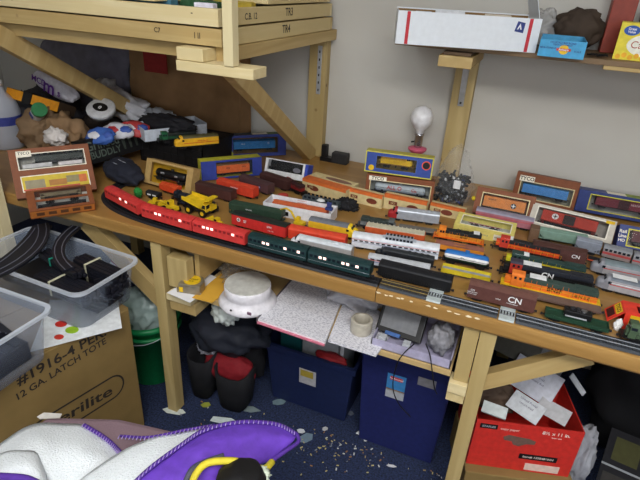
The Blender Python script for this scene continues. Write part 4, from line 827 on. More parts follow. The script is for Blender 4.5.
inside(bx, hopper, 'hopper_car', 'tan wagon in the rear window of the small flat brown box', .2, .84, .56, W=.02, body=pm((130, 116, 90)), H=.026)
# white tray box with an orange car
a, b = onz(263, 213), onz(330, 226); L = (b - a).length; M = frame((a + b) / 2, b - a); wt = thing('white_tray_box', 'open white tray box holding an orange car', 'model train box', None, M); D_ = .075; Hh = .040; t = .003
WP = pm((226, 226, 230), .5); mb = MB(); mb.box(-L / 2, L / 2, 0, t, 0, Hh, WP); mb.box(-L / 2, L / 2, D_ - t, D_, 0, Hh, WP); mb.box(-L / 2, -L / 2 + t, t, D_ - t, 0, Hh, WP); mb.box(L / 2 - t, L / 2, t, D_ - t, 0, Hh, WP); mb.box(-L / 2 + t, L / 2 - t, t, D_ - t, 0, t, WP); mb.build('tray', wt)
mb = MB(); mb.box(-L / 2 + .02, -L / 2 + .09, -.0006, 0, .006, .02, BLACK); mb.build('printed_panel', wt)
mb = MB(); mb.box(L / 2 - .03, L / 2 - .012, -.0006, 0, .008, .022, pm((210, 70, 60))); mb.build('red_print', wt)
t_ = thing('boxcar', 'orange car lying in the open white tray box', 'model train car', None, M @ Matrix.Translation((0, D_ / 2, .0035))); box_car(t_, L * .8, .034, .03, pm((204, 92, 54)), pm((206, 104, 62)))
t_ = thing('round_tin', 'small round dark red tin by the left rear corner of the white tray box', 'lid', None, M @ Matrix.Translation((-L / 2 + .03, D_ + .006, 0))); mb = MB(); mb.cyl((0, .018, 0), (0, .018, .034), .018, pm((170, 44, 44)), 20); mb.cyl((0, .018, .034), (0, .018, .036), .014, pm((190, 60, 56)), 20); mb.build('tin_body', t_)
t_ = thing('blue_clamp', 'small blue plastic piece hooked on the right end of the white tray box', 'plastic clamp', None, M @ Matrix.Translation((L / 2 - .018, D_ * .5, .038))); mb = MB(); mb.box(-.012, .012, -.008, .008, 0, .008, pm((44, 60, 120)), b=.002); mb.build('base', t_); mb = MB(); mb.box(-.008, .008, -.003, .003, .008, .026, pm((44, 60, 120)), b=.0015); mb.build('upright_arm', t_)
# ================================================================== CONSTRUCTION TOYS
TY = pm((226, 190, 36), .45)
def wheel(parent, x, y, z, r, w=.008):
    mb = MB(); mb.cyl((x, y - w / 2, z), (x, y + w / 2, z), r, BLACK, 16); mb.cyl((x, y - w / 2 - .0006, z), (x, y + w / 2 + .0006, z), r * .5, TY, 12); mb.build('wheel', parent)
def at(px, py, ang=0, z=DESK, s=1.0):
    p = onz(px, py, z); return Matrix.Translation(p) @ Matrix.Rotation(R(ang), 4, 'Z') @ Matrix.Scale(s, 4)
t = thing('toy_dump_truck', 'yellow toy mining dump truck with a wide empty bed', 'toy truck', None, at(201, 213, -6, s=1.1))
mb = MB(); mb.box(-.036, .036, -.012, .012, .010, .018, DARK); mb.build('chassis', t)
mb = MB(); mb.prism([(-.050, .040), (.014, .026), (.018, .026), (.030, .052), (.034, .052), (.034, .055), (.026, .055), (.012, .046), (-.050, .050)], -.024, -.021, TY, 'Y'); mb.prism([(-.050, .040), (.014, .026), (.018, .026), (.030, .052), (.034, .052), (.034, .055), (.026, .055), (.012, .046), (-.050, .050)], .021, .024, TY, 'Y')
mb.prism([(-.050, .038), (.012, .024), (.018, .026), (.014, .029), (-.050, .042)], -.021, .021, TY, 'Y'); mb.prism([(.014, .026), (.020, .026), (.036, .054), (.046, .054), (.046, .057), (.032, .057)], -.024, .024, TY, 'Y'); mb.build('dump_bed', t)
mb = MB(); mb.box(.020, .038, -.022, -.004, .018, .042, TY, b=.001); mb.box(.0225, .0355, -.0226, -.022, .028, .039, GLASSW); mb.box(.038, .0386, -.020, -.006, .028, .039, GLASSW); mb.box(.020, .042, -.004, .022, .018, .030, TY); mb.build('cab', t)
for x in (-.026, .026):
    for y in (-.021, .021): wheel(t, x, y, .013, .013, .010)
t = thing('toy_wheel_loader', 'yellow toy wheel loader with a raised bucket, left of the dump truck', 'toy loader', None, at(171, 211, 168))
mb = MB(); mb.box(-.03, .012, -.010, .010, .010, .022, TY, b=.001); mb.build('engine_body', t); mb = MB(); mb.box(-.008, .006, -.009, .009, .022, .038, TY); mb.box(-.006, .004, -.0095, .0095, .026, .035, GLASSW); mb.build('cab', t)
for s_ in (-1, 1): strut('lift_arm', t, (.006, s_ * .009, .02), (.038, s_ * .009, .014), .004, .002, TY)
mb = MB(); mb.prism([(.038, .004), (.054, .002), (.056, .004), (.042, .008), (.044, .022), (.040, .022)], -.017, .017, TY, 'Y'); mb.build('bucket', t)
for x in (-.022, .018):
    for y in (-.013, .013): wheel(t, x, y, .009, .009)
t = thing('toy_motor_grader', 'small yellow toy grader with thin arms at the left of the toy machines', 'toy grader', None, at(157, 207, 20))
mb = MB(); mb.box(-.026, -.002, -.008, .008, .008, .020, TY); mb.box(-.010, .002, -.007, .007, .02, .032, TY); mb.build('engine_body', t)
mb = MB(); mb.tube([(-.002, 0, .022), (.018, 0, .024), (.034, 0, .012)], .0022, TY); mb.box(.006, .010, -.018, .018, .003, .012, TY); mb.build('boom_and_blade', t)
for x, y in ((-.02, .010), (-.02, -.010), (-.006, .010), (-.006, -.010), (.034, .009), (.034, -.009)): wheel(t, x, y, .007, .007, .005)
t = thing('toy_bulldozer', 'yellow toy bulldozer behind the third red coach', 'toy bulldozer', None, at(217, 226, -14))
mb = MB(); mb.box(-.024, .020, -.008, .008, .008, .018, TY, b=.001); mb.box(-.006, .008, -.008, .008, .018, .028, TY); mb.box(-.004, .006, -.0084, .0084, .020, .026, GLASSW); mb.build('engine_body', t)
for s_ in (-1, 1): mb = MB(); mb.prism([(-.026, .002), (-.030, .006), (-.026, .010), (.020, .010), (.025, .006), (.020, .002)], s_ * .008, s_ * .014, TY, 'Y'); mb.build('crawler_track', t)
mb = MB(); mb.prism([(-.034, .002), (-.038, .002), (-.036, .009), (-.039, .018), (-.036, .018), (-.033, .009)], -.019, .019, TY, 'Y'); mb.build('blade', t)
# excavator stands on rear edge of the red van area
t = thing('toy_excavator', 'yellow toy excavator with a bent arm reaching over the white tray box', 'toy excavator', None, at(299, 228, 172))
mb = MB(); mb.box(-.018, .014, -.012, .012, .012, .024, TY, b=.001); mb.box(.002, .014, -.012, -.002, .024, .034, TY); mb.box(.004, .0145, -.0124, -.004, .026, .032, GLASSW); mb.build('engine_body', t)
for s_ in (-1, 1): mb = MB(); mb.prism([(-.02, .001), (-.024, .006), (-.02, .011), (.02, .011), (.024, .006), (.02, .001)], s_ * .006, s_ * .013, BLACK, 'Y'); mb.build('crawler_track', t)
mb = MB(); mb.tube([(.010, .004, .024), (.028, .004, .050), (.046, .004, .056), (.066, .004, .048)], [.0035, .0035, .003, .0025], TY, 6); mb.tube([(.066, .004, .048), (.078, .004, .034)], .0022, TY); mb.build('boom', t)
mb = MB(); mb.prism([(.070, .036), (.084, .036), (.086, .028), (.076, .024)], -.004, .012, TY, 'Y'); mb.build('bucket', t)
t = thing('toy_tree', 'tiny bright green model tree at the back of the first red coach', 'model tree', None, at(139, 199))
mb = MB(); mb.cyl((0, 0, 0), (0, 0, .02), .0015, BROWN); mb.build('trunk', t); mb = MB(); blob(mb, (0, 0, .024), (.012, .010, .014), pm((40, 130, 56), .8, 0, .4, 400), 3, .6, 5); mb.build('foliage', t)
soft('black_parts_heap', 'low heap of black plastic parts behind the first red coach', 'plastic parts', (onz(134, 206).x, onz(134, 206).y, DESK + .008), (.045, .016, .013), (24, 24, 28), 31, .6, 4, flat=-.008)
soft('folded_note', 'small grey white crumpled note on the black cloth behind the first red coach', 'note', (onz(119, 196).x, onz(119, 196).y, DESK + .012), (.015, .010, .006), (150, 152, 156), 32, .4, 3)
p = onz(316, 198)
soft('black_figure_heap', 'jumble of small black plastic parts in front of the picture lid carton', 'plastic parts', (onz(347, 209).x, onz(347, 209).y, DESK + .014), (.032, .02, .022), (22, 22, 26), 33, .7, 4, flat=-.014)
soft('paper_scrap', 'white paper scrap lying on the slate grey coach', 'paper', (onz(321, 200, DESK + .04).x, onz(321, 200, DESK + .04).y, DESK + .039), (.012, .010, .004), (220, 222, 222), 34, .4, 3)
# black transformer & adapter in front of the wall
t = thing('power_adapter', 'black power supply with an upright plug against the wall behind the picture lid carton', 'power adapter', None, Matrix.Translation((-.70, .90, DESK)))
mb = MB(); mb.box(-.035, .035, -.02, .02, 0, .045, pm((40, 40, 42)), b=.004); mb.build('housing', t); mb = MB(); mb.box(-.085, -.06, -.012, .012, 0, .07, BLACK, b=.003); mb.box(-.088, -.035, -.016, .016, 0, .018, BLACK); mb.build('plug', t)
# ------------------------------------------------------------------ light bulb in its socket
t = thing('bulb_lamp', 'white bulb in a metal socket on a pink base, standing behind the blue engine box', 'lamp', None, Matrix.Translation((-.372, .86, DESK + .004)) @ Matrix.Scale(1.06, 4))
PINK = pm((206, 92, 120), .5)
mb = MB(); mb.lathe([(.0, 0), (.036, 0), (.036, .01), (.02, .05), (.016, .098), (.026, .106), (.034, .115), (.034, .120), (.012, .124), (0, .124)], PINK, 28); mb.build('lamp_base', t)
mb = MB(); mb.lathe([(0, .124), (.0145, .124), (.0155, .132), (.0155, .165), (.0175, .168), (.0175, .176), (0, .176)], CHROME, 24); mb.cyl((-.015, 0, .142), (-.026, 0, .139), .003, BLACK); mb.build('socket', t)
mb = MB(); mb.lathe([(0, .176), (.014, .176), (.016, .188), (.027, .200), (.036, .214), (.040, .230), (.038, .246), (.028, .262), (.012, .271), (0, .273)], pm((232, 232, 236), .3), 28); mb.build('bulb', t)
# ------------------------------------------------------------------ clear bag full of parts
t = thing('parts_bag', 'clear plastic bag full of black and white plastic parts beside the middle stack of boxes', 'plastic bag', None, at(450, 203, 0, DESK + .001))
BAGM = clear('clear_bag', (200, 204, 208), .10, .12, .22)
mb = MB(); tb = bmesh.new(); bmesh.ops.create_icosphere(tb, subdivisions=5, radius=1)
for v in tb.verts:
    n_ = v.co.normalized(); k = noise.noise(n_ * 3.4) * .16 + abs(noise.noise(n_ * 9)) * .18; zz = n_.z
    w = 1 if zz < 0 else (1 - .45 * zz if zz < .7 else .7 - (zz - .7) * .2)
    v.co = Vector((n_.x * .068 * w * (1 + k), n_.y * .042 * w * (1 + k), max(.001, .075 + zz * (.078 + (.06 if zz > 0 else 0)) * (1 + k * .5))))
mb.faces([v.co.copy() for v in tb.verts], [[v.index for v in f.verts] for f in (tb.verts.index_update() or tb.faces)], BAGM, None, True); tb.free(); mb.build('bag_film', t)
mb = MB(); r2 = random.Random(5)
for k in range(300):
    a, b, c_ = r2.uniform(-1, 1), r2.uniform(-1, 1), r2.random()
    if a * a + b * b > 1: continue
    M = Matrix.Translation((a * .050, b * .027, .012 + c_ * .095)) @ Matrix.Rotation(r2.uniform(0, 3.1), 4, 'X') @ Matrix.Rotation(r2.uniform(0, 3.1), 4, 'Z')
    mt = BLACK if r2.random() < .84 else r2.choice((LGREY, WHITE, DARK, NAVY)); mb.box(-.011, .011, -.003, .003, -.0035, .0035, mt, M)
    if k % 3 == 0: mb.cyl((-.012, 0, 0), (-.012, .008, 0), .006, mt, 10, M=M)
o = mb.build('plastic_parts', t); o['kind'] = 'stuff'
mb = MB(); mb.box(.004, .028, -.035, -.033, .07, .10, WHITE); mb.build('white_tag', t)
soft('yellow_ball', 'small yellow round cap at the left front corner of the orange boxcar box', 'cap', (onz(474, 205).x, onz(474, 207).y - .06, DESK + .055), (.008, .008, .008), (214, 190, 40), 5, .05, 2)
# ================================================================== LEFT BACK PILE ON THE BENCH
def crate(name, label, cat, x0, x1, y0, y1, z0, z1, mt, wall=.004, slots=True, M=None, cap=None):
    t = thing(name, label, cat, None, Matrix.Translation(((x0 + x1) / 2, (y0 + y1) / 2, z0)) @ (M or Matrix.Identity(4))); X, Y, H = (x1 - x0) / 2, (y1 - y0) / 2, z1 - z0
    mb = MB(); mb.box(-X, X, -Y, -Y + wall, 0, H, mt); mb.box(-X, X, Y - wall, Y, 0, H, mt); mb.box(-X, -X + wall, -Y, Y, 0, H, mt); mb.box(X - wall, X, -Y, Y, 0, H, mt); mb.box(-X, X, -Y, Y, 0, wall, mt); mb.build('crate_body', t)
    mb = MB(); mb.box(-X - .004, X + .004, -Y - .004, -Y + .002, H - .012, H, mt); mb.box(-X - .004, X + .004, Y - .002, Y + .004, H - .012, H, mt); mb.box(-X - .004, -X + .002, -Y, Y, H - .012, H, mt); mb.box(X - .002, X + .004, -Y, Y, H - .012, H, mt); mb.build('rim', t)
    if slots:
        mb = MB()
        for k in range(9): x = -X + .015 + (2 * X - .03) * k / 8; mb.box(x - .0015, x + .0015, -Y - .003, -Y, .006, H - .014, mt)
        for k in range(3): mb.box(-X, X, -Y - .0025, -Y, .02 + k * .03, .023 + k * .03, mt)
        mb.build('ribs', t)
    return t
JET = pm((20, 20, 23), .55)
crate('plastic_crate', 'black plastic crate under the yellow and green locomotives', 'crate', -1.42, -1.12, .50, .72, DESK, DESK + .105, JET)
mb = MB(); mb.box(-1.412, -1.128, .508, .712, DESK + .085, DESK + .1035, pm((30, 30, 34), .6)); o = mb.build('black_foam_sheet'); tag(o, 'black sheet filling the top of the black crate under the locomotives', 'foam sheet')
ZC = DESK + .1055
Mx, L = fit((176, 150), (219, 146), .034, ZC); r = thing('diesel_locomotive', 'yellow cab engine parked on the black crate', 'model locomotive', None, Mx); cab_diesel(r, L, H=.046, body=pm((226, 172, 32)), top=pm((96, 92, 60)), nose=pm((226, 172, 32)), stripes=((.020, .022, RED),), texts=(('UNION PACIFIC', .02, .027, .006, RED),))
Mx, L = fit((160, 145), (200, 141.5), .030, ZC); Mx = Mx @ Matrix.Translation((0, .012, 0)); r = thing('diesel_locomotive', 'dark green engine on the black crate behind the yellow one', 'model locomotive', None, Mx); hood_diesel(r, L, H=.042, low=pm((28, 78, 50)), top=pm((34, 40, 38)), sill=BLACK, rail=DARK, cab=pm((28, 90, 56)))
a, b = onz(150, 146, ZC), onz(213, 138, ZC); M = frame((a + b) / 2, b - a); L = (b - a).length
t = thing('white_tray_box', 'open white cardboard box on the black crate with dark clothing piled in it', 'box', None, M @ Matrix.Translation((0, .055, 0)))
mb = MB(); WC = pm((196, 204, 216), .6); mb.box(-L / 2, L / 2, 0, .002, 0, .045, WC); mb.box(-L / 2, L / 2, .118, .12, 0, .05, WC); mb.box(-L / 2, -L / 2 + .002, 0, .12, 0, .048, WC); mb.box(L / 2 - .002, L / 2, 0, .12, 0, .048, WC); mb.box(-L / 2, L / 2, 0, .12, 0, .002, WC); mb.build('carton', t)
q = M @ Vector((-.01, .115, .045)); soft('dark_cloth', 'black crumpled cloth stuffed in the white box on the crate', 'cloth', tuple(q), (L * .44, .05, .035), (28, 28, 34), 41, .4, 3)
# black box with lettering
a, b = onz(96, 178), onz(147, 161); M = frame((a + b) / 2, b - a); L = (b - a).length
t = thing('black_carton', 'black box with large pale script lettering behind the black cloth', 'box', None, M @ Matrix.Rotation(R(-14), 4, 'X') @ Matrix.Translation((0, 0, .05)))
mb = MB(); mb.box(-L / 2, L / 2, 0, .15, 0, .09, JET); mb.build('carton', t); LT = pm((96, 108, 100), .6)
mb = MB(); mb.text('Grinded', .045, LT, XZ(-L * .22, -.001, .062)); mb.build('lettering', t); mb = MB(); mb.text('BUDDLY', .036, LT, XZ(-L * .2, -.001, .028)); mb.build('lettering', t)
mb = MB()
for k in range(3): x = L * (.16 + .12 * k); mb.prism([(x - .022, .078), (x + .018, .078), (x + .006, .055), (x + .004, .02), (x - .004, .02), (x - .008, .055)], -.001, 0, pm((66, 74, 68)), 'Y')
mb.build('goblet_pictures', t)
p = onz(119, 183); t = thing('folded_shirt', 'folded black cloth with small white logos behind the first red coach', 'clothing', None, Matrix.Translation((p.x, p.y + .03, DESK)) @ Matrix.Rotation(R(-24), 4, 'Z'))
mb = MB(); blob(mb, (0, 0, .034), (.10, .055, .040), pm((30, 33, 46), .85, 0, .15, 30), 44, .22, 2.4, 4, None, .001); mb.build('folded_fabric', t)
mb = MB()
for k, (x, y) in enumerate(((.01, -.012), (.036, -.01), (.02, -.036))): M = Matrix.Translation((x, y, .084 - abs(k - .5) * .004)) @ Matrix.Rotation(R(-25), 4, 'X'); mb.box(-.009, .009, -.004, .004, 0, .001, pm((170, 176, 190)), M)
mb.build('white_logos', t)
# cardboard sheets, bags and rubbish behind the left boxes
BAGK = pm((146, 112, 76), .85, 0, .2, 9, .3)
def board(name, label, cat, pts, y, th, mt, tilt=0):
    P = [ony(a, b, y) for a, b in pts]; mb = MB(); mb.prism([(p.x, p.z) for p in P], y, y + th, mt, 'Y'); o = mb.build(name, bevel=.002); return tag(o, label, cat)
t = thing('paper_bag', 'large brown paper bag with a dark red label against the wall under the trays', 'paper bag', None, Matrix.Translation((-1.42, .81, DESK)))
mb = MB(); n = 16; vs = []; fs = []
for j in range(n + 1):
    for i in range(n + 1):
        u, v = i / n, j / n; x = -.30 + .58 * u; z = .06 + .40 * v * (1 - .1 * u) - .10 * u * (1 - v) * 0; y = .0 - .02 * math.sin(u * 7) - .015 * noise.noise(Vector((u * 6, v * 6, 1))) + .03 * v; vs.append((x, y, z))
for j in range(n):
    for i in range(n): q = j * (n + 1) + i; fs.append((q, q + 1, q + n + 2, q + n + 1))
mb.faces(vs, fs, BAGK, None, True); vs2 = [(x, .10, z) for x, y, z in vs]; mb.faces(vs2, fs, BAGK)
ed = [i for i in range(n + 1)] + [j * (n + 1) + n for j in range(1, n + 1)] + [n * (n + 1) + i for i in range(n - 1, -1, -1)] + [j * (n + 1) for j in range(n - 1, 0, -1)]
for a, b in zip(ed, ed[1:] + ed[:1]): mb.faces([vs[a], vs[b], vs2[b], vs2[a]], [(0, 1, 2, 3)], BAGK)
mb.box(-.30, .28, .02, .10, 0, .07, BAGK); mb.build('bag_body', t)
mb = MB(); mb.box(-.16, -.04, -.05, -.046, .30, .40, pm((140, 34, 34), .7)); mb.build('red_label', t)
soft('grey_blanket', 'dull grey lavender fabric bundled at the wall behind the left brace', 'fabric', (-2.02, .86, DESK + .24), (.25, .07, .20), (112, 110, 124), 51, .25, 2)
soft('dark_bundle', 'dark grey brown bundle at the wall between the fabric and the paper bag', 'bundle', (-1.82, .70, DESK + .05), (.12, .06, .045), (60, 52, 48), 52, .35, 2.4)
soft('plastic_bag', 'white plastic shopping bag lying right of the left brace', 'plastic bag', (-1.64, .69, DESK + .150), (.145, .05, .05), (206, 208, 216), 53, .5, 3, rot=(0, 8, -6), rough=.4)
soft('plastic_bag', 'white plastic bag with yellow print behind the white shopping bag', 'plastic bag', (-1.79, .74, DESK + .185), (.07, .045, .05), (190, 192, 200), 54, .5, 3, rough=.4)
soft('plastic_bag', 'pale plastic bag at the right end of the white bags, above the crate', 'plastic bag', (-1.46, .68, DESK + .13), (.07, .04, .035), (170, 176, 186), 55, .5, 3, rough=.4)
soft('paper_bundle', 'crumpled brown paper behind the large brown two window box', 'paper', (-1.60, .32, DESK + .09), (.08, .07, .085), (134, 106, 76), 56, .5, 2.5)
soft('paper_bundle', 'brown crumpled paper bag under the level', 'paper', (-1.79, .39, DESK + .09), (.09, .09, .085), (124, 100, 74), 57, .5, 2.5)
soft('white_tissue', 'white crumpled paper above the large two window box', 'paper', (onz(55, 133, .9).x, onz(55, 133, .9).y, .885), (.04, .03, .03), (196, 190, 186), 58, .4, 3)
soft('grey_rag', 'grey rag draped beside the translucent jug', 'rag', (-2.07, .51, DESK + .10), (.10, .05, .09), (92, 92, 100), 59, .35, 2.5)
soft('grey_clothing', 'dark grey clothing under the yellow level at the far left', 'clothing', (-2.04, .65, DESK + .10), (.16, .07, .09), (58, 58, 66), 60, .35, 2.5)
for i, (px_, py_, c_, lb) in enumerate(((100, 133, (60, 96, 170), 'blue and white printed leaflet above the black lettered box'), (118, 128, (196, 196, 206), 'white leaflet with red marks above the black lettered box'), (135, 126, (176, 60, 60), 'red and white leaflet nearest the white box on the crate'))):
    q = onz(px_, py_ + 2, .885); M = Matrix.Translation(q) @ Matrix.Rotation(R(16 + i * 5), 4, 'Z') @ Matrix.Rotation(R(44), 4, 'X') @ Matrix.Rotation(R(6 * i), 4, 'Y'); t = thing('leaflet', lb, 'leaflet', None, M)
    mb = MB(); blob(mb, (0, 0, -.006), (.055, .034, .012), pm(c_, .5), 130 + i, .25, 2.5, 3); mb.build('folded_sheet', t)
    mb = MB(); blob(mb, (-.018, -.004, -.001), (.026, .016, .010), pm((216, 216, 222) if i != 1 else (176, 50, 56), .5), 140 + i, .3, 3, 3); blob(mb, (.026, .004, -.001), (.022, .016, .009), pm((56, 84, 160), .5), 150 + i, .3, 3, 3); mb.build('printed_panels', t)
a_, b_ = onz(10, 96, 1.0), onz(64, 108, 1.0)
def fixed(px, py, y): return ony(px, py, y)
a, b = ony(11, 93, .42), ony(62, 108, .42); M = frame((a + b) / 2, b - a) @ Matrix.Rotation(R(-25), 4, 'X'); L = (b - a).length
t = thing('tool_case', 'yellow and black long tool case lying on the brown paper at the far left', 'tool case', None, M)
YL = pm((226, 150, 30), .5)
mb = MB(); mb.box(-L / 2, L / 2, -.02, .07, -.02, .02, pm((60, 46, 34), .6)); mb.build('case_body', t); mb = MB(); mb.box(-L / 2 - .001, -L * .17, -.022, -.019, -.021, .018, YL); mb.box(L * .0, L / 2 + .001, -.022, -.019, -.021, .018, YL); mb.build('yellow_edge', t)
mb = MB(); mb.box(-L * .17, L * .0, -.026, .074, -.026, .026, BLACK, b=.004); mb.build('black_clamp', t)
a, b = ony(36, 76, .50), ony(76, 97, .50); M = frame((a + b) / 2, b - a); L = (b - a).length
t = thing('courier_bag', 'white plastic mailing bag with purple lettering, lying under the left brace', 'mailing bag', None, M)
mb = MB(); blob(mb, (0, 0, 0), (L * .55, .03, .042), pm((206, 204, 214), .4), 61, .12, 2.4); mb.build('bag_body', t); PU = pm((96, 40, 140), .5)
mb = MB(); mb.text('MCD', .035, PU, XZ(-L * .26, -.034, .006)); mb.text('m', .08, PU, XZ(.0, -.036, .002)); mb.text('s', .04, PU, XZ(L * .24, -.034, -.004)); mb.build('lettering', t)
a = ony(38, 113, .34); t = thing('cardboard_tube', 'white and green cardboard tube below the yellow tool case', 'tube', None, Matrix.Translation(a) @ Matrix.Rotation(R(58), 4, 'Y') @ Matrix.Rotation(R(25), 4, 'X'))
mb = MB(); mb.cyl((0, 0, -.045), (0, 0, .03), .026, pm((206, 210, 214), .5), 24); mb.build('tube_body', t); mb = MB(); mb.cyl((0, 0, .03), (0, 0, .048), .0275, pm((40, 120, 70), .5), 24); mb.build('green_cap', t)
mb = MB(); mb.box(-.012, .012, -.0275, -.0262, -.015, .01, NAVY); mb.build('blue_print', t)
a = ony(101, 109, .48); t = thing('disc_container', 'round white flat container with a black oval on its lid beside the left brace', 'container', None, Matrix.Translation(a) @ Matrix.Rotation(R(28), 4, 'X') @ Matrix.Rotation(R(12), 4, 'Y'))
mb = MB(); mb.lathe([(0, -.02), (.052, -.02), (.056, 0), (.056, .006), (.050, .009), (0, .010)], pm((200, 202, 206), .4), 36); mb.build('lid', t)
mb = MB(); mb.prism([(.032 * math.cos(k * .2618), .022 * math.sin(k * .2618)) for k in range(24)], .0102, .011, BLACK, 'Z'); mb.text('e', .03, WHITE, Matrix.Translation((0, 0, .0115))); mb.build('black_oval', t)
JUG = clear('frosted_jug', (206, 212, 226), .62, .35)
t = thing('plastic_jug', 'translucent plastic jug with a blue label at the far left edge of the bench', 'jug', None, Matrix.Translation((-1.99, .36, DESK)))
mb = MB(); mb.lathe([(0, 0), (.062, 0), (.068, .01), (.068, .15), (.058, .19), (.028, .225), (.022, .25), (0, .25)], JUG, 32); mb.build('jug_body', t); mb = MB(); mb.lathe([(0, .25), (.025, .25), (.025, .27), (0, .272)], WHITE, 20); mb.build('cap', t)
mb = MB(); mb.lathe([(.0685, .10), (.0685, .135)], pm((60, 70, 150)), 32); mb.build('blue_label', t)
# ================================================================== THINGS IN THE TOP TRAY
for i, (kind, xa, ya, L, ang, kw, lb) in enumerate((
    (box_car, -1.06, .20, .16, 4, dict(body=pm((70, 120, 140)), roof=pm((120, 150, 160)), H=.048), 'blue grey boxcar peeking over the front of the upper tray'),
    (hopper, -.93, .26, .13, -6, dict(body=pm((50, 90, 60)), H=.046), 'green hopper peeking over the front of the upper tray'),
    (box_car, -.88, .36, .12, 8, dict(body=pm((196, 170, 60)), H=.046), 'mustard car at the right end of the upper tray'))):
    r = thing('model_freight_car', lb, 'model train car', None, Matrix.Translation((xa, ya, 1.3200)) @ Matrix.Rotation(R(ang), 4, 'Z')); kind(r, L, **kw)
mb = MB(); mb.box(-.03, .03, -.012, .012, 0, .045, pm((226, 222, 236), .6), b=.003); o = mb.build('tissue_box'); o.matrix_world = Matrix.Translation((-.87, .195, 1.3195)); tag(o, 'small white block standing in the upper tray near the front post', 'block')
# ================================================================== LOWER SHELF CONTENT
ZS = .5465
def paper(label, pts, z, c=(232, 232, 236), th=.0015, name='paper_sheet', cat='paper'):
    P = [onz(a, b, z) for a, b in pts]; mb = MB(); mb.prism([(p.x, p.y) for p in P], z, z + th, pm(c, .7, 0, .04, 30), 'Z'); o = mb.build(name); return tag(o, label, cat)
PRN = None
def printed():
    m, N, L, B = new('dense_print'); tc = N.new('ShaderNodeTexCoord'); br = N.new('ShaderNodeTexNoise'); br.inputs['Scale'].default_value = 240; mp = N.new('ShaderNodeMapping'); mp.inputs['Scale'].default_value = (.6, 1.6, 1)
    L.new(tc.outputs['Object'], mp.inputs['Vector']); L.new(mp.outputs['Vector'], br.inputs['Vector']); rp = N.new('ShaderNodeValToRGB'); rp.color_ramp.elements[0].position = .40; rp.color_ramp.elements[1].position = .50
    rp.color_ramp.elements[0].color = s2l((176, 176, 188)); rp.color_ramp.elements[1].color = s2l((224, 224, 230)); L.new(br.outputs['Fac'], rp.inputs['Fac']); L.new(rp.outputs['Color'], B.inputs['Base Color']); B.inputs['Roughness'].default_value = .6; return m
PRINT = printed()
paper('white note sticking out under the tape measure at the left of the lower shelf', [(167, 293), (190, 303), (222, 280), (204, 272)], ZS)
paper('orange yellow envelope between the tape measure and the white dome lid', [(192, 298), (212, 303), (252, 272), (228, 268)], ZS + .002, (220, 168, 60), name='envelope', cat='envelope')
q = onz(193, 289, ZS + .004); t = thing('tape_measure', 'chrome tape measure with a yellow round label at the left of the lower shelf', 'tape measure', None, Matrix.Translation((q.x, q.y, ZS + .0015)) @ Matrix.Rotation(R(12), 4, 'Z'))
mb = MB(); mb.prism([(-.036, -.028), (.036, -.028), (.036, .012), (.022, .032), (-.022, .032), (-.036, .012)], 0, .034, pm((150, 140, 120), .3, .5), 'Z'); mb.build('case', t, bevel=.004)
mb = MB(); mb.cyl((0, 0, .034), (0, 0, .037), .026, YELLOW, 28); mb.text('STANLEY', .009, BLACK, Matrix.Translation((0, .002, .0375))); mb.text('25 ft', .008, BLACK, Matrix.Translation((0, -.009, .0375))); mb.build('round_label', t)
mb = MB(); mb.box(-.032, -.020, -.030, -.0275, .006, .022, YELLOW); mb.build('yellow_corner_label', t); mb = MB(); mb.box(-.042, -.036, -.026, -.008, 0, .016, pm((150, 140, 120), .3, .6)); mb.build('hook', t)
soft('plastic_wrap', 'crinkled clear plastic behind the tape measure on the lower shelf', 'plastic wrap', (-.755, .16, ZS + .03), (.055, .05, .035), (200, 200, 200), 71, .6, 4, mt=clear('crinkled_wrap', (200, 196, 186), .3, .12, .4), flat=-.028)
q = onz(247, 299, ZS + .02); t = thing('dome_lid', 'round white plastic dome with a flat grey top in the middle of the lower shelf', 'plastic dome', None, Matrix.Translation((q.x, q.y + .005, ZS + .002)))
WD = pm((222, 220, 226), .3); mb = MB(); mb.lathe([(0, 0), (.078, 0), (.086, .006), (.088, .014), (.080, .026), (.066, .034), (.070, .040), (.070, .066), (.067, .070), (0, .071)], WD, 48); mb.build('dome_body', t, )
mb = MB(); mb.cyl((0, 0, .068), (0, 0, .0725), .0675, pm((196, 196, 190), .5), 40, smooth=False); mb.build('grey_top', t)
mb = MB(); mb.cyl((-.008, -.082, .024), (-.008, -.0855, .022), .003, DARK); mb.box(.040, .052, -.0745, -.071, .018, .026, pm((120, 90, 110))); mb.build('small_sensor', t)
P = [onz(*q, ZS + .006) for q in ((258, 321), (325, 344), (346, 290), (292, 282))]
t = thing('notebook', 'open printed book lying across the front edge of the lower shelf', 'book')
mb = MB(); mb.prism([(p.x, p.y) for p in P], ZS + .0005, ZS + .012, pm((226, 226, 230), .7), 'Z'); mb.build('pages', t)
mb = MB(); mb.prism([(p.x, p.y) for p in P], ZS + .0122, ZS + .0128, PRINT, 'Z'); mb.build('printed_page', t)
dv = (P[1] - P[0]).normalized(); nn = Vector((dv.y, -dv.x, 0)); mb = MB(); mb.prism([((P[0] + nn * .0).x, (P[0]).y), ((P[1]).x, (P[1]).y), ((P[1] + nn * .006).x, (P[1] + nn * .006).y), ((P[0] + nn * .006).x, (P[0] + nn * .006).y)], ZS + .001, ZS + .006, pm((206, 120, 140), .6), 'Z'); mb.build('pink_edge', t)
mb = MB(); mb.prism([((P[0]).x - .005, P[0].y), (P[0].x, P[0].y), (P[3].x, P[3].y), (P[3].x - .005, P[3].y)], ZS + .001, ZS + .014, pm((90, 86, 96)), 'Z'); mb.build('spine', t)
P = [onz(*q, ZS + .004) for q in ((328, 341), (376, 356), (400, 322), (346, 296))]; mb = MB(); mb.prism([(p.x, p.y) for p in P], ZS + .0005, ZS + .007, PRINT, 'Z'); tag(mb.build('paper_stack'), 'stack of printed sheets under the roll of tape', 'paper')
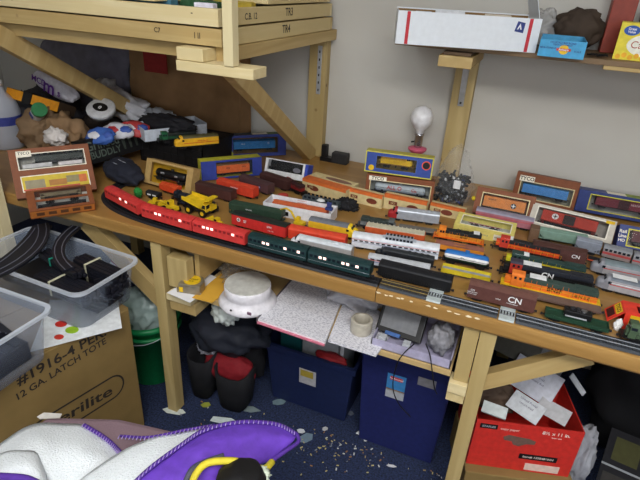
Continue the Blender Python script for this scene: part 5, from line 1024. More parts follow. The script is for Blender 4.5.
q = onz(361, 330, ZS + .01); t = thing('tape_roll', 'upright roll of pale packing tape on the printed sheets', 'tape roll', None, Matrix.Translation((q.x, q.y, ZS + .0072)))
mb = MB(); mb.lathe([(.022, 0), (.030, 0), (.031, .002), (.031, .040), (.030, .042), (.023, .042), (.022, .040), (.022, 0)], pm((176, 170, 156), .35), 36); mb.build('roll', t)
soft('plastic_bag', 'thin white plastic bag stuffed behind the roll of tape', 'plastic bag', (-.37, .19, ZS + .05), (.09, .05, .05), (190, 190, 200), 73, .5, 3.5, flat=-.045, mt=clear('thin_bag', (206, 206, 214), .55, .3, .3))
# lilac tray with the small screen
x0, x1, y0, y1 = -.262, -.045, .018, .20; LIL = pm((168, 164, 190), .5); t = thing('lilac_tray', 'shallow lilac cardboard tray at the right end of the lower shelf', 'tray', None, Matrix.Translation((x0, y0, ZS)))
W_, D_ = x1 - x0, y1 - y0; mb = MB(); mb.box(0, W_, 0, .003, 0, .028, LIL); mb.box(0, W_, D_ - .003, D_, 0, .028, LIL); mb.box(0, .003, 0, D_, 0, .028, LIL); mb.box(W_ - .003, W_, 0, D_, 0, .028, LIL); mb.box(0, W_, 0, D_, 0, .002, LIL); mb.build('tray_body', t)
M = Matrix.Translation((-.205, .062, ZS + .022)) @ Matrix.Rotation(R(-4), 4, 'Z') @ Matrix.Rotation(R(-35), 4, 'X'); t = thing('small_monitor', 'small black framed screen propped up in the lilac tray', 'screen', None, M)
mb = MB(); mb.box(-.062, .068, 0, .022, 0, .088, BLACK, b=.003); mb.build('bezel', t); mb = MB(); mb.box(-.052, .052, -.001, .0005, .016, .074, pm((120, 122, 126), .25)); mb.build('display', t)
mb = MB(); mb.box(-.03, .012, -.012, 0, -.002, .008, pm((50, 90, 150))); mb.build('blue_connector', t)
for k, (x, lb) in enumerate(((-.235, 'white box corner left of the blue connector in the lilac tray'), (-.168, 'white box corner right of the blue connector in the lilac tray'))): mb = MB(); mb.box(x - .010, x + .010, .024, .044, ZS + .0025, ZS + .034, LGREY); tag(mb.build('small_white_box', bevel=.001), lb, 'small box')
soft('foam_wad', 'pale grey crumpled plastic wad at the right of the small screen', 'plastic wrap', (-.085, .075, ZS + .048), (.032, .032, .042), (176, 176, 180), 74, .35, 3, mt=pm((132, 132, 138), .5, 0, .2, 60, .5), flat=-.045)
soft('black_cables', 'dark bundle of cables behind the small screen', 'cables', (-.15, .28, ZS + .06), (.16, .06, .05), (26, 26, 30), 75, .5, 4, flat=-.055)
mb = MB(); mb.tube(catmull([(-.15, .04, ZS + .03), (-.165, .0, ZS + .025), (-.178, -.012, ZS - .01), (-.18, -.012, .46), (-.16, -.004, .40), (-.12, .0, .36)], 8), .0017, BLACK); tag(mb.build('black_wire'), 'thin black wire looping down in front of the blue tote label', 'wire')
mb = MB(); mb.tube(catmull([(-.12, .05, ZS + .035), (-.10, .012, ZS + .03), (-.085, -.006, ZS - .005), (-.072, -.012, .50), (-.062, -.010, .478)], 8), .0017, BLACK); tag(mb.build('black_wire'), 'short black wire hanging over the right end of the lilac tray', 'wire')
# ================================================================== UNDER THE BENCH
def tote(name, label, x0, x1, y0, y1, h, c, ang=0, lab=None):
    t = thing(name, label, 'storage tote', None, Matrix.Translation(((x0 + x1) / 2, (y0 + y1) / 2, 0)) @ Matrix.Rotation(R(ang), 4, 'Z')); X, Y = (x1 - x0) / 2, (y1 - y0) / 2; mt = pm(c, .45)
    mb = MB(); s = .88
    vs = [(-X * s, -Y * s, .001), (X * s, -Y * s, .001), (X * s, Y * s, .001), (-X * s, Y * s, .001), (-X, -Y, h), (X, -Y, h), (X, Y, h), (-X, Y, h)]
    w = .006; vi = [(v[0] - math.copysign(w, v[0]), v[1] - math.copysign(w, v[1]), max(.005, v[2])) for v in vs]
    mb.faces(vs, [(0, 1, 2, 3), (0, 1, 5, 4), (1, 2, 6, 5), (2, 3, 7, 6), (3, 0, 4, 7)], mt); mb.faces(vi, [(0, 1, 2, 3), (0, 1, 5, 4), (1, 2, 6, 5), (2, 3, 7, 6), (3, 0, 4, 7)], mt); mb.build('tote_body', t, bevel=.004)
    mb = MB(); mb.box(-X - .008, X + .008, -Y - .008, -Y + .004, h - .022, h, mt); mb.box(-X - .008, X + .008, Y - .004, Y + .008, h - .022, h, mt); mb.box(-X - .008, -X + .004, -Y, Y, h - .022, h, mt); mb.box(X - .004, X + .008, -Y, Y, h - .022, h, mt); mb.build('rim', t)
    return t, X, Y, s
TB = (34, 40, 92)
t, X, Y, s = tote('storage_tote', 'large dark blue plastic tote with a blue and red brand label', -.322, -.030, .165, .50, .42, TB)
tl = math.atan2(Y * (1 - s), .42)
MF = Matrix.Translation((0, -Y * s, 0)) @ Matrix.Rotation(tl, 4, 'X')
mb = MB(); mb.box(-.055, .005, -.0022, -.001, .245, .345, pm((60, 130, 190)), MF); mb.box(-.055, .005, -.0026, -.0022, .245, .28, LGREY, MF); mb.box(-.045, -.005, -.0026, -.0022, .322, .336, pm((196, 60, 60)), MF); mb.box(-.055, .005, -.0026, -.0022, .276, .283, pm((150, 110, 60)), MF); mb.build('brand_label', t)
mb = MB(); mb.text('Rubbermaid', .009, WHITE, MF @ XZ(-.025, -.0032, .329)); mb.build('lettering', t)
mb = MB(); mb.box(.040, .096, -.0022, -.001, .335, .368, pm((130, 128, 130)), MF); mb.build('grey_label', t)
t, X, Y, s = tote('storage_tote', 'dark blue open tote with a small yellow label, left of the large tote', -.69, -.355, .215, .52, .27, (28, 38, 76))
MF = Matrix.Translation((0, -Y * s, 0)) @ Matrix.Rotation(math.atan2(Y * (1 - s), .27), 4, 'X')
mb = MB(); mb.box(-.035, .03, -.002, -.001, .13, .20, pm((176, 176, 180)), MF); mb.box(-.03, .02, -.0026, -.002, .165, .195, pm((170, 150, 60)), MF); mb.build('paper_label', t)
mb = MB(); mb.box(-.567, -.43, .26, .48, .008, .43, pm((150, 154, 158), .6)); tag(mb.build('file_box', bevel=.002), 'pale grey box standing in the left dark blue tote', 'box')
mb = MB(); mb.box(-.425, -.41, .26, .40, .02, .40, pm((196, 200, 204), .4)); tag(mb.build('plastic_sheet', bevel=.002), 'white narrow panel standing at the right inside the left dark blue tote', 'sheet')
t = thing('teal_box', 'teal box with a pale round emblem at the left inside the dark blue tote', 'box', None, Matrix.Translation((-.615, .265, .008))); mb = MB(); mb.box(-.042, .042, 0, .12, 0, .40, pm((24, 84, 88), .5)); mb.build('carton', t, bevel=.002)
mb = MB(); mb.cyl((0, 0, .34), (0, -.001, .34), .022, pm((150, 176, 176)), 24); mb.cyl((0, -.001, .34), (0, -.0016, .34), .016, pm((24, 84, 88)), 24); mb.build('emblem', t)
mb = MB(); blob(mb, (0, 0, 0), (.055, .022, .02), pm((150, 30, 36), .6), 80, .2, 2); o = mb.build('red_cloth'); o.matrix_world = Matrix.Translation((-.45, .245, .262)); tag(o, 'small dark red cloth on the rim of the left dark blue tote', 'cloth')
# black tool bag
t = thing('tool_bag', 'black fabric tool bag with red lining and open pockets', 'tool bag', None, Matrix.Translation((-.845, .165, 0)) @ Matrix.Rotation(R(4), 4, 'Z')); BF = pm((15, 16, 22), .8, 0, .2, 40); RL = pm((130, 20, 32), .8)
def pocket(x0, x1, y0, y1, h, mt, parent, nm='pocket', seg=16, top=1.1):
    mb = MB(); cx, cy, rx, ry = (x0 + x1) / 2, (y0 + y1) / 2, (x1 - x0) / 2, (y1 - y0) / 2; vs = []
    ring = lambda s_, z: [(cx + rx * s_ * math.copysign(abs(math.cos(a)) ** .6, math.cos(a)), cy + ry * s_ * math.copysign(abs(math.sin(a)) ** .6, math.sin(a)), z + .012 * math.cos(a * 2)) for a in (2 * math.pi * k / seg for k in range(seg))]
    R_ = [ring(.9, .012), ring(1.02, h * .5), ring(top, h), ring(top * .9, h), ring(.9, h * .5), ring(.8, .03)]
    for q in R_: vs += q
    fs = [(j * seg + k, j * seg + (k + 1) % seg, (j + 1) * seg + (k + 1) % seg, (j + 1) * seg + k) for j in range(5) for k in range(seg)] + [tuple(range(seg)), tuple(range(5 * seg, 6 * seg))]
    mb.faces(vs, fs, mt, None, True); return mb.build(nm, parent)
pocket(-.12, -.02, -.06, .04, .19, BF, t); pocket(.0, .13, -.075, .03, .17, BF, t)
mb = MB(); blob(mb, (.0, .09, .18), (.135, .07, .18), BF, 81, .18, 2, 4, None, .002); mb.build('bag_body', t)
mb = MB(); blob(mb, (.03, .0, .14), (.10, .045, .06), RL, 82, .15, 2); mb.build('red_lining', t)
mb = MB(); blob(mb, (.01, .03, .29), (.14, .08, .085), pm((34, 38, 50), .7, 0, .2, 30), 83, .3, 2.4); mb.build('top_flap', t)
soft('plastic_wrap', 'white bubble wrap stuffed in the left pocket of the tool bag', 'plastic wrap', (-.905, .165, .215), (.038, .03, .035), (170, 172, 186), 84, .4, 4)
soft('white_rag', 'white and green paper towel hanging under the front of the lower shelf', 'paper towel', (-.770, .080, .455), (.042, .028, .038), (196, 204, 200), 85, .45, 3)
soft('black_coat', 'black coat heaped behind the tool bag under the shelf', 'coat', (-.82, .46, .20), (.11, .07, .20), (26, 28, 36), 86, .3, 2, flat=-.199)
# green bucket
q = onz(143, 393, 0); t = thing('bucket', 'green plastic bucket with clear bags in it behind the cardboard box', 'bucket', None, Matrix.Translation((-1.165, .16, 0)) @ Matrix.Scale(.86, 4)); GB = pm((22, 128, 74), .4)
mb = MB(); mb.lathe([(0, .002), (.105, .002), (.112, .01), (.132, .30), (.142, .30), (.142, .32), (.132, .325), (.128, .325), (.108, .015), (0, .012)], GB, 40); mb.lathe([(.130, .262), (.140, .262), (.140, .275), (.130, .275)], GB, 40); mb.build('bucket_body', t)
mb = MB(); mb.tube([(.142 * math.cos(R(a)), .142 * math.sin(R(a)) * 1.0, .30 - .05 * math.sin(R(a + 180))) for a in range(180, 361, 15)], .002, LGREY); mb.build('handle', t)
soft('plastic_bag', 'clear grey green plastic bag filling the green bucket', 'plastic bag', (-1.165, .16, .30), (.085, .08, .085), (130, 160, 156), 87, .4, 3, mt=clear('greenish_bag', (176, 196, 192), .6, .25, .4))
mb = MB(); mb.box(-.14, .10, -.004, .004, 0, .05, pm((196, 196, 204), .5)); mb.box(-.14, .10, -.0048, -.004, .012, .03, pm((150, 40, 60))); o = mb.build('folded_binder'); o.matrix_world = Matrix.Translation((-1.12, .09, .44)) @ Matrix.Rotation(R(30), 4, 'Y'); tag(o, 'white binder with a dark red stripe leaning on the braces above the bucket', 'binder')
# ------------------------------------------------------------------ big cardboard box
KB = pm((136, 112, 66), .85, 0, .08, 14); a, b = Vector((-1.165, -.80, 0)), Vector((-1.012, -.085, 0)); M = frame(a, b - a)   # local x runs along the printed face, +y points into the box
t = thing('cardboard_box', 'large cardboard box printed LATCH TOTE under the clear bins', 'cardboard box', None, M); LF = (b - a).length; HB = .50
mb = MB(); mb.box(0, LF, 0, .48, .001, HB - .004, KB); mb.build('box_body', t, bevel=.003)
mb = MB(); mb.box(0, LF, .002, .238, HB - .0038, HB, KB); mb.build('flap', t); mb = MB(); mb.box(0, LF, .242, .478, HB - .0038, HB, KB); mb.build('flap', t)
INK = pm((44, 38, 34), .8)
def face_pt(px, py):
    r_ = ray(px, py); n_ = M.to_3x3() @ Vector((0, 1, 0)); k = (a - EYE).dot(n_) / r_.dot(n_); return M.inverted() @ (EYE + r_ * k)
def skew_text(s_, p0, p1, hpx, mt, nm='lettering'):
    """text with its baseline from pixel p0 to p1 on the printed face"""
    A_, B_ = face_pt(*p0), face_pt(*p1); d_ = B_ - A_; vs, fs = text_geo(s_); xs = [v.x for v in vs]; w0, w1 = min(xs), max(xs); sc = d_.length / (w1 - w0); C_ = (A_ + B_) / 2; sz = hpx
    ang = math.atan2(d_.z, d_.x); mb_ = MB(); Mt = Matrix.Translation((C_.x, -.0008, C_.z)) @ Matrix.Rotation(-ang, 4, 'Y') @ Matrix(((sc, 0, 0, 0), (0, 0, -1, 0), (0, sz, 0, 0), (0, 0, 0, 1)))
    mb_.faces(vs, fs, mt, Mt); mb_.build(nm, t)
skew_text('#1916-4 PER.', (17, 382), (106, 331), .044, INK); skew_text('12 GA. LATCH TOTE', (16, 398), (105, 341), .031, INK)
skew_text('Sterilite', (38, 432), (112, 390), .052, INK)
C1, C2 = face_pt(45, 430), face_pt(112, 388); d_ = (C2 - C1); ang = math.atan2(d_.z, d_.x); mb = MB(); Mt = Matrix.Translation(((C1.x + C2.x) / 2, -.0006, (C1.z + C2.z) / 2)) @ Matrix.Rotation(-ang, 4, 'Y'); hl, rr = d_.length / 2, .045
for k in range(2):
    for i in range(12):
        a0 = math.pi * i / 12 - math.pi / 2 + k * math.pi; a1 = a0 + math.pi / 12; cx = hl if k == 0 else -hl
        mb.faces([(cx + rr * math.cos(a0), 0, rr * math.sin(a0)), (cx + rr * math.cos(a1), 0, rr * math.sin(a1)), (cx + (rr - .006) * math.cos(a1), 0, (rr - .006) * math.sin(a1)), (cx + (rr - .006) * math.cos(a0), 0, (rr - .006) * math.sin(a0))], [(0, 1, 2, 3)], INK, Mt)
mb.box(-hl, hl, -.0002, .0, rr - .006, rr, INK, Mt); mb.box(-hl, hl, -.0002, .0, -rr, -rr + .006, INK, Mt); mb.build('oval_border', t)
P = [onz(*q, HB + .002) for q in ((30, 352), (122, 328), (118, 300), (50, 300))]; 
t = thing('printed_flyer', 'white flyer with red and green spots between the clear bins and the cardboard box', 'flyer'); mb = MB(); mb.prism([(p.x, p.y) for p in P], HB + .0015, HB + .003, pm((226, 230, 232), .5), 'Z'); mb.build('sheet', t)
mb = MB()
for (px_, py_, r_, c_) in ((61, 324, .018, (206, 50, 40)), (59, 337, .014, (206, 60, 46)), (72, 330, .020, (150, 190, 40))): q = onz(px_, py_, HB + .003); mb.prism([(q.x + r_ * math.cos(k * .4488), q.y + r_ * .8 * math.sin(k * .4488)) for k in range(14)], HB + .003, HB + .0034, pm(c_), 'Z')
mb.build('printed_spots', t)
# ------------------------------------------------------------------ clear bins
BIN = clear('bin_plastic', (170, 184, 206), .36, .25)
def bin_(label, cx, cy, z0, L, W, H, ang, seed):
    t = thing('storage_bin', label, 'storage bin', None, Matrix.Translation((cx, cy, z0)) @ Matrix.Rotation(R(ang), 4, 'Z'))
    def ring(sx, sy, z, r=.035, n=6):
        out = []
        for qx, qy, a0 in ((1, 1, 0), (-1, 1, 90), (-1, -1, 180), (1, -1, 270)):
            for k in range(n + 1): a = R(a0 + 90 * k / n); out.append((qx * (sx - r) + r * math.cos(a), qy * (sy - r) + r * math.sin(a), z))
        return out
    X, Y = L / 2, W / 2; rows = [ring(X * .9, Y * .88, .001), ring(X * .97, Y * .96, H * .85), ring(X, Y, H - .008), ring(X + .007, Y + .007, H - .008), ring(X + .007, Y + .007, H), ring(X - .002, Y - .002, H), ring(X * .965, Y * .955, H * .85), ring(X * .895, Y * .875, .004)]
    k = len(rows[0]); vs = [v for r_ in rows for v in r_]; fs = [(j * k + i, j * k + (i + 1) % k, (j + 1) * k + (i + 1) % k, (j + 1) * k + i) for j in range(len(rows) - 1) for i in range(k)] + [tuple(range(k)), tuple(range((len(rows) - 1) * k, len(rows) * k))]
    mb = MB(); mb.faces(vs[:3 * k], [f for f in fs[:2 * k]] + [tuple(range(k))], BIN, None, True); mb.build('bin_wall', t)
    RIM = MATS.setdefault('rim', clear('bin_rim', (216, 224, 236), .6, .3)); mb = MB(); vr = vs[2 * k:6 * k]; mb.faces(vr, [(j * k + i, j * k + (i + 1) % k, (j + 1) * k + (i + 1) % k, (j + 1) * k + i) for j in range(3) for i in range(k)], RIM, None, False); mb.build('rim', t)
    return t
ZB = HB + .004
B1 = bin_('clear plastic bin full of black track, the rear one next to the bench', -1.245, -.125, ZB, .46, .235, .135, -2, 1)
B2 = bin_('clear plastic bin of black track, the nearer one at the left frame edge', -1.235, -.515, ZB, .44, .36, .150, 0, 2)
TRK = pm((24, 25, 34), .45); rt = random.Random(9)
def strip(Mb, label, L, w, curve=0, tilt=0, mt=TRK):
    t = thing('track_piece', label[0], 'toy track piece', label[1], Mb)
    mb = MB(); n = 8; pts = [(-L / 2 + L * k / n, curve * ((k / n - .5) ** 2) * 4) for k in range(n + 1)]; sweep(mb, pts, [(-w / 2, 0), (w / 2, 0), (w / 2, .007), (-w / 2, .007)], mt); mb.build('track_base', t)
    for o in (-w * .28, w * .28): mb = MB(); sweep(mb, pts, [(o - .0012, .007), (o + .0012, .007), (o + .0012, .0082), (o - .0012, .0082)], pm((120, 124, 140), .3, .5)); mb.build('rail_groove', t)
def bundle(cx, cy, z, ang, band, label, L=.19, n=5, m_=3, bandname='rubber_band'):
    """bundle of straight strips on edge, held by a band"""
    g = 'track strips in the ' + label
    for j in range(m_):
        for i in range(n):
            off = (i - (n - 1) / 2) * .0125
            M = Matrix.Translation((cx, cy, z)) @ Matrix.Rotation(R(ang), 4, 'Z') @ Matrix.Translation((rt.uniform(-.006, .006), off, j * .0112))
            t = thing('track_piece', 'black strip in the ' + label, 'toy track piece', g, M); mb = MB(); mb.box(-L / 2, L / 2, -.0055, .0055, 0, .0105, TRK, b=.002); mb.build('strip', t)
    M = Matrix.Translation((cx, cy, z)) @ Matrix.Rotation(R(ang), 4, 'Z'); w = n * .0125 / 2 + .002; h = m_ * .0112 + .001; mb = MB()
    for x in (-.03,):
        mb.box(x - .004, x + .004, -w - .0015, w + .0015, h, h + .0015, band); mb.box(x - .004, x + .004, -w - .0015, -w, 0, h, band); mb.box(x - .004, x + .004, w, w + .0015, 0, h, band)
    o = mb.build(bandname); o.matrix_world = M; tag(o, 'band around the ' + label, 'rubber band')
CR = pm((206, 204, 176), .6); ZT = ZB + .005
for j in range(5): strip(Matrix.Translation((-1.24 + .01 * j, -.125, ZT + j * .0085)) @ Matrix.Rotation(R(2 * j - 4), 4, 'Z'), ('flat black track piece at the bottom of the rear clear bin', 'flat track pieces in the rear bin'), .36, .045)
mb = MB(); mb.box(-1.39, -1.10, -.20, -.05, ZT + .046, ZT + .062, TRK, b=.004); tag(mb.build('track_board'), 'wide black board under the bundles in the rear clear bin', 'board')
bundle(-1.135, -.185, ZT + .064, -6, CR, 'front bundle in the rear clear bin with a cream band', L=.20, m_=4); bundle(-1.105, -.085, ZT + .064, -8, CR, 'back bundle in the rear clear bin with a cream band', n=4, m_=5); bundle(-1.20, -.135, ZT + .112, -14, pm((30, 130, 110)), 'middle bundle in the rear clear bin with a green band', n=3, m_=2, L=.2)
bundle(-1.04, -.12, ZT + .064, -20, TRK, 'loose bundle at the right end of the rear clear bin', n=4, m_=3, L=.07)
strip(Matrix.Translation((-1.335, -.150, ZT + .140)) @ Matrix.Rotation(R(104), 4, 'Z') @ Matrix.Rotation(R(-8), 4, 'Y'), ('wide black track piece standing across the left of the rear clear bin', None), .26, .06, .02)
strip(Matrix.Translation((-1.295, -.140, ZT + .148)) @ Matrix.Rotation(R(110), 4, 'Z') @ Matrix.Rotation(R(-8), 4, 'Y'), ('narrower curved black track piece crossing the wide one in the rear clear bin', None), .26, .04, .045)
strip(Matrix.Translation((-1.245, -.10, ZT + .145)) @ Matrix.Rotation(R(-50), 4, 'Z') @ Matrix.Rotation(R(6), 4, 'Y'), ('curved black track piece lying on top of the rear clear bin bundles', None), .24, .035, .04)
GT = pm((150, 156, 160), .4)
t = thing('track_pile', 'heap of dark track filling the lower half of the nearer clear bin', 'track pile', None, Matrix.Translation((-1.235, -.515, ZT)))
mb = MB(); mb.box(-.17, .17, -.13, .13, 0, .055, TRK, b=.006)
for k in range(9): mb.box(-.165, .165, -.12 + k * .027, -.108 + k * .027, .055, .060, TRK)
mb.build('pile_body', t)
for j in range(5): strip(Matrix.Translation((-1.19, -.50 - .034 * j, ZT + .068 + .0088 * j)) @ Matrix.Rotation(R(-22), 4, 'Z'), ('grey flat track piece, one of the layered fan in the nearer clear bin', 'grey track pieces in the nearer bin'), .24, .034, .05, mt=GT)
for j in range(3): strip(Matrix.Translation((-1.215, -.395 - .012 * j, ZT + .085 + .012 * j)) @ Matrix.Rotation(R(-14), 4, 'Z') @ Matrix.Rotation(R(-25), 4, 'X'), ('black track piece laid along the back of the nearer clear bin', 'black track pieces in the nearer bin'), .26, .05)
mb = MB(); mb.cyl((-.05, 0, 0), (.05, 0, 0), .003, pm((226, 220, 200)), 8); o = mb.build('wooden_stick'); o.matrix_world = Matrix.Translation((-1.25, -.42, ZT + .135)) @ Matrix.Rotation(R(12), 4, 'Z'); tag(o, 'pale stick lying on the black track in the nearer clear bin', 'stick')
soft('pink_paper', 'pinkish crumpled paper at the right end of the nearer clear bin', 'paper', (-1.085, -.59, ZT + .035), (.04, .05, .032), (170, 130, 160), 91, .3, 3, flat=-.033)
# ================================================================== LOWER RIGHT CORNER
SR = pm((206, 50, 42), .5)
M = frame(Vector((.056, .112, 0)), Vector((.294, .083, 0))); LW = .303; ZK = .14; HS = .185
t = thing('cardboard_box', 'brown cardboard box under the red paper box at the lower right', 'cardboard box', None, M); mb = MB(); mb.box(-.004, LW + .012, -.03, .22, .001, ZK, KB); mb.build('box_body', t, bevel=.003)
mb = MB(); mb.box(.12, .17, -.0315, -.03, .09, .125, NAVY); mb.build('blue_label', t)
t = thing('paper_box', 'red copy paper carton stuffed with papers at the lower right', 'paper box', None, M @ Matrix.Translation((0, 0, ZK + .001))); w = .003; DB = .21
mb = MB(); mb.box(0, LW, 0, w, 0, HS, SR); mb.box(0, LW, DB - w, DB, 0, HS, SR); mb.box(0, w, w, DB - w, 0, HS, SR); mb.box(LW - w, LW, w, DB - w, 0, HS, SR); mb.box(w, LW - w, w, DB - w, 0, w, SR); mb.build('carton', t)
mb = MB(); mb.prism([(.085, .130), (.100, .140), (.13, .136), (.16, .134), (.180, .126), (.178, .114), (.155, .112), (.135, .100), (.118, .104), (.112, .116), (.09, .118)], -.001, 0, pm((110, 84, 74), .8), 'Y'); mb.build('hand_hole', t)
mb = MB(); mb.box(.012, .062, -.0012, 0, .155, .172, BLACK); mb.text('STAPLES', .0105, LGREY, XZ(.037, -.0018, .1635)); mb.build('brand_label', t)
mb = MB(); mb.text('copy paper', .012, pm((236, 190, 180)), XZ(.098, -.001, .161)); mb.build('lettering', t); mb = MB(); mb.text('8½ x 11 in.', .017, pm((240, 220, 210)), XZ(.228, -.001, .165)); mb.text('letter size', .007, pm((240, 220, 210)), XZ(.232, -.001, .150)); mb.build('lettering', t)
mb = MB(); mb.box(.145, .255, -.0012, 0, .052, .072, BLACK); mb.text('Item# 135848-WH', .0115, pm((226, 210, 200)), XZ(.2, -.0018, .062)); mb.build('item_label', t)
mb = MB(); mb.box(.17, .27, -.0012, 0, .008, .035, pm((226, 200, 190))); mb.build('white_label', t)
ZP = ZK + HS
def sheet(label, x, y, z, w_, l_, rx, ry, rz, c, th=.003, txt=None, name='paper_sheet', cat='paper'):
    q = M @ Vector((x, y, z)); o_ = thing(name, label, cat, None, Matrix.Translation(q) @ Matrix.Rotation(R(rz), 4, 'Z') @ Matrix.Rotation(R(ry), 4, 'Y') @ Matrix.Rotation(R(rx), 4, 'X'))
    mb = MB(); mb.box(-w_ / 2, w_ / 2, -l_ / 2, l_ / 2, -th / 2, th / 2, pm(c, .7)); mb.build('sheet', o_, bevel=.0006)
    if txt:
        mb = MB()
        for k, s_ in enumerate(txt): mb.text(s_, .010, pm((80, 80, 110)), Matrix.Translation((0, l_ * .28 - k * .014, th / 2 + .0005)), False)
        mb.build('printed_text', o_)
    return o_
sheet('white card with a blue line standing tallest in the red paper box', .185, .15, ZP + .045, .15, .10, 50, 0, -28, (206, 208, 220), .006, ('MEMORIAL', 'item  qty  cost', 'total amount due'))
sheet('small white card with blue writing at the front of the red paper box', .15, .065, ZP + .010, .10, .06, 35, 0, -28, (206, 210, 216), .004, ('United Postal', 'return mail'))
sheet('grey white card leaning on the right front edge of the red paper box', .228, .06, ZP + .012, .09, .05, 30, 0, -22, (186, 186, 190), .004)
t2 = sheet('crumpled white mailer at the left front of the red paper box', .055, .04, ZP + .006, .07, .035, 30, 0, -4, (196, 204, 204), .010)
soft('brown_bag', 'dark brown crumpled bag in the back left of the red paper box', 'paper bag', tuple(M @ Vector((.08, .14, ZP - .03))), (.06, .045, .05), (84, 68, 56), 92, .4, 3)
sheet('grey envelope leaning against the dark wall behind the red paper box', .26, .26, ZP + .09, .12, .16, 62, 8, -20, (130, 132, 136), .004)
sheet('grey cardboard sheet high behind the red paper box', .30, .32, ZP + .18, .20, .12, 60, 8, -20, (120, 116, 110), .004)
sheet('dark printed folder standing behind the tall white card', .15, .27, ZP + .11, .16, .14, 62, 0, -20, (90, 88, 80), .005, ('CONTENTS', 'HANDLE WITH', 'CARE'))
mb = MB(); mb.box(-.035, .035, -.008, .008, -.002, .002, LGREY); o = mb.build('knife_blade'); o.matrix_world = Matrix.Translation(M @ Vector((.262, .05, ZP + .13))) @ Matrix.Rotation(R(48), 4, 'Y') @ Matrix.Rotation(R(40), 4, 'X'); tag(o, 'narrow pale strip dangling in front of the grey cardboard', 'strip')
soft('plastic_bag', 'white printed plastic bag wedged right of the red paper box', 'plastic bag', tuple(M @ Vector((LW + .045, .06, ZK + .03))), (.035, .05, .10), (150, 152, 160), 93, .4, 3)
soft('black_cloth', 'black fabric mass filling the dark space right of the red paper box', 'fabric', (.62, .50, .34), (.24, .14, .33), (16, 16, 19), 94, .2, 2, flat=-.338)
t = thing('magazine', 'dark magazine with a yellow picture at the bottom right corner', 'magazine', None, Matrix.Translation(onz(628, 470, .18)) @ Matrix.Rotation(R(-10), 4, 'Z') @ Matrix.Rotation(R(45), 4, 'X'))
mb = MB(); mb.box(-.07, .07, -.10, .10, -.008, 0, pm((18, 18, 24), .9)); mb.build('cover', t); mb = MB(); mb.box(-.05, .02, .01, .08, 0, .0006, pm((60, 60, 30), .9)); mb.box(-.07, .07, -.012, -.006, 0, .0006, GREY); mb.box(-.06, .05, -.08, -.03, 0, .0006, pm((44, 42, 40), .9)); mb.build('printed_pictures', t)
# ================================================================== FOREGROUND STOOL AND BLANKET
MV = pm((124, 102, 110), .85, 0, .06, 220, .2)
t = thing('storage_ottoman', 'mauve fabric covered bench seat under the fleece blanket', 'ottoman'); P = [onz(*q, .50) for q in ((2, 470), (20, 440), (46, 415), (120, 417), (205, 436), (230, 520), (0, 560))]
mb = MB(); mb.prism([(p.x, p.y) for p in P], .40, .50, MV, 'Z'); mb.build('cushion', t, bevel=.015); mb = MB(); P2 = [Vector((p.x, p.y)) for p in P]; c_ = sum(P2, Vector((0, 0))) / len(P2); mb.prism([tuple(c_ + (p - c_) * .93) for p in P2], .002, .40, pm((70, 56, 62), .8), 'Z'); mb.build('base', t)
P = [onz(*q, .502) for q in ((37, 417), (44, 413), (62, 414), (60, 418), (40, 419))]; mb = MB(); mb.prism([(p.x, p.y) for p in P], .501, .5035, pm((200, 196, 190), .7), 'Z'); tag(mb.build('paper_scrap'), 'torn white paper on the far edge of the mauve seat', 'paper')
FL = pm((226, 232, 236), .95, 0, .05, 260, .9); PUR = pm((98, 58, 176), .8, 0, .16, 40, .5); PUR2 = pm((78, 44, 140), .85)
def sheetgrid(rows, mt, th=.012, parent=None, name='fold', n=5):
    """thick cloth through control points given as (px, py, height)"""
    G = [catmull([tuple(onz(a_, b_, c_)) for a_, b_, c_ in r_], n) for r_ in rows]; m2 = len(G[0]); cols = [catmull([g[i] for g in G], n) for i in range(m2)]
    mb = MB(); k = len(cols[0]); vs = [p + Vector((0, 0, .0035 * noise.noise(p * 28))) for c__ in cols for p in c__]; fs = [(i * k + j, i * k + j + 1, (i + 1) * k + j + 1, (i + 1) * k + j) for i in range(m2 - 1) for j in range(k - 1)]
    mb.faces(vs, fs, mt, None, True); o = mb.build(name, parent); sd = o.modifiers.new('s', 'SOLIDIFY'); sd.thickness = th; sd.offset = -1; return o, cols
bl = thing('fleece_blanket', 'white and purple fleece blanket with stitched edges heaped in the foreground', 'blanket')
sheetgrid([[(-30, 470, .53), (5, 440, .53), (35, 424, .525), (62, 423, .525), (84, 425, .525), (105, 438, .522), (122, 452, .515)],
           [(-30, 500, .55), (10, 462, .565), (38, 446, .57), (60, 446, .56), (84, 448, .555), (104, 454, .54), (118, 462, .52)],
           [(-30, 530, .55), (10, 500, .56), (38, 490, .55), (60, 480, .55), (84, 474, .55), (100, 470, .54), (112, 468, .53)],
           [(-30, 560, .53), (10, 540, .54), (38, 530, .54), (60, 520, .54), (84, 510, .54), (100, 500, .53), (116, 490, .53)]], FL, parent=bl, name='white_fold')
sheetgrid([[(-40, 480, .56), (0, 454, .575), (24, 450, .58), (36, 452, .575), (42, 462, .56)], [(-40, 500, .575), (0, 470, .595), (22, 466, .60), (38, 470, .595), (48, 484, .575)], [(-40, 520, .57), (0, 490, .58), (20, 484, .585), (38, 492, .585), (54, 520, .57)], [(-40, 560, .55), (0, 540, .56), (20, 540, .56), (40, 540, .56), (60, 560, .55)]], FL, parent=bl, name='white_fold')
sheetgrid([[(60, 500, .55), (90, 472, .56), (120, 452, .565), (150, 438, .565), (185, 431, .56), (215, 426, .56)], [(70, 520, .56), (98, 490, .575), (130, 468, .58), (160, 454, .58), (192, 444, .575), (222, 434, .565)], [(80, 560, .56), (108, 520, .57), (140, 494, .58), (170, 478, .58), (200, 462, .575), (230, 446, .565)], [(90, 600, .55), (120, 560, .55), (150, 530, .56), (180, 510, .56), (210, 490, .56), (240, 466, .56)]], FL, parent=bl, name='white_fold')
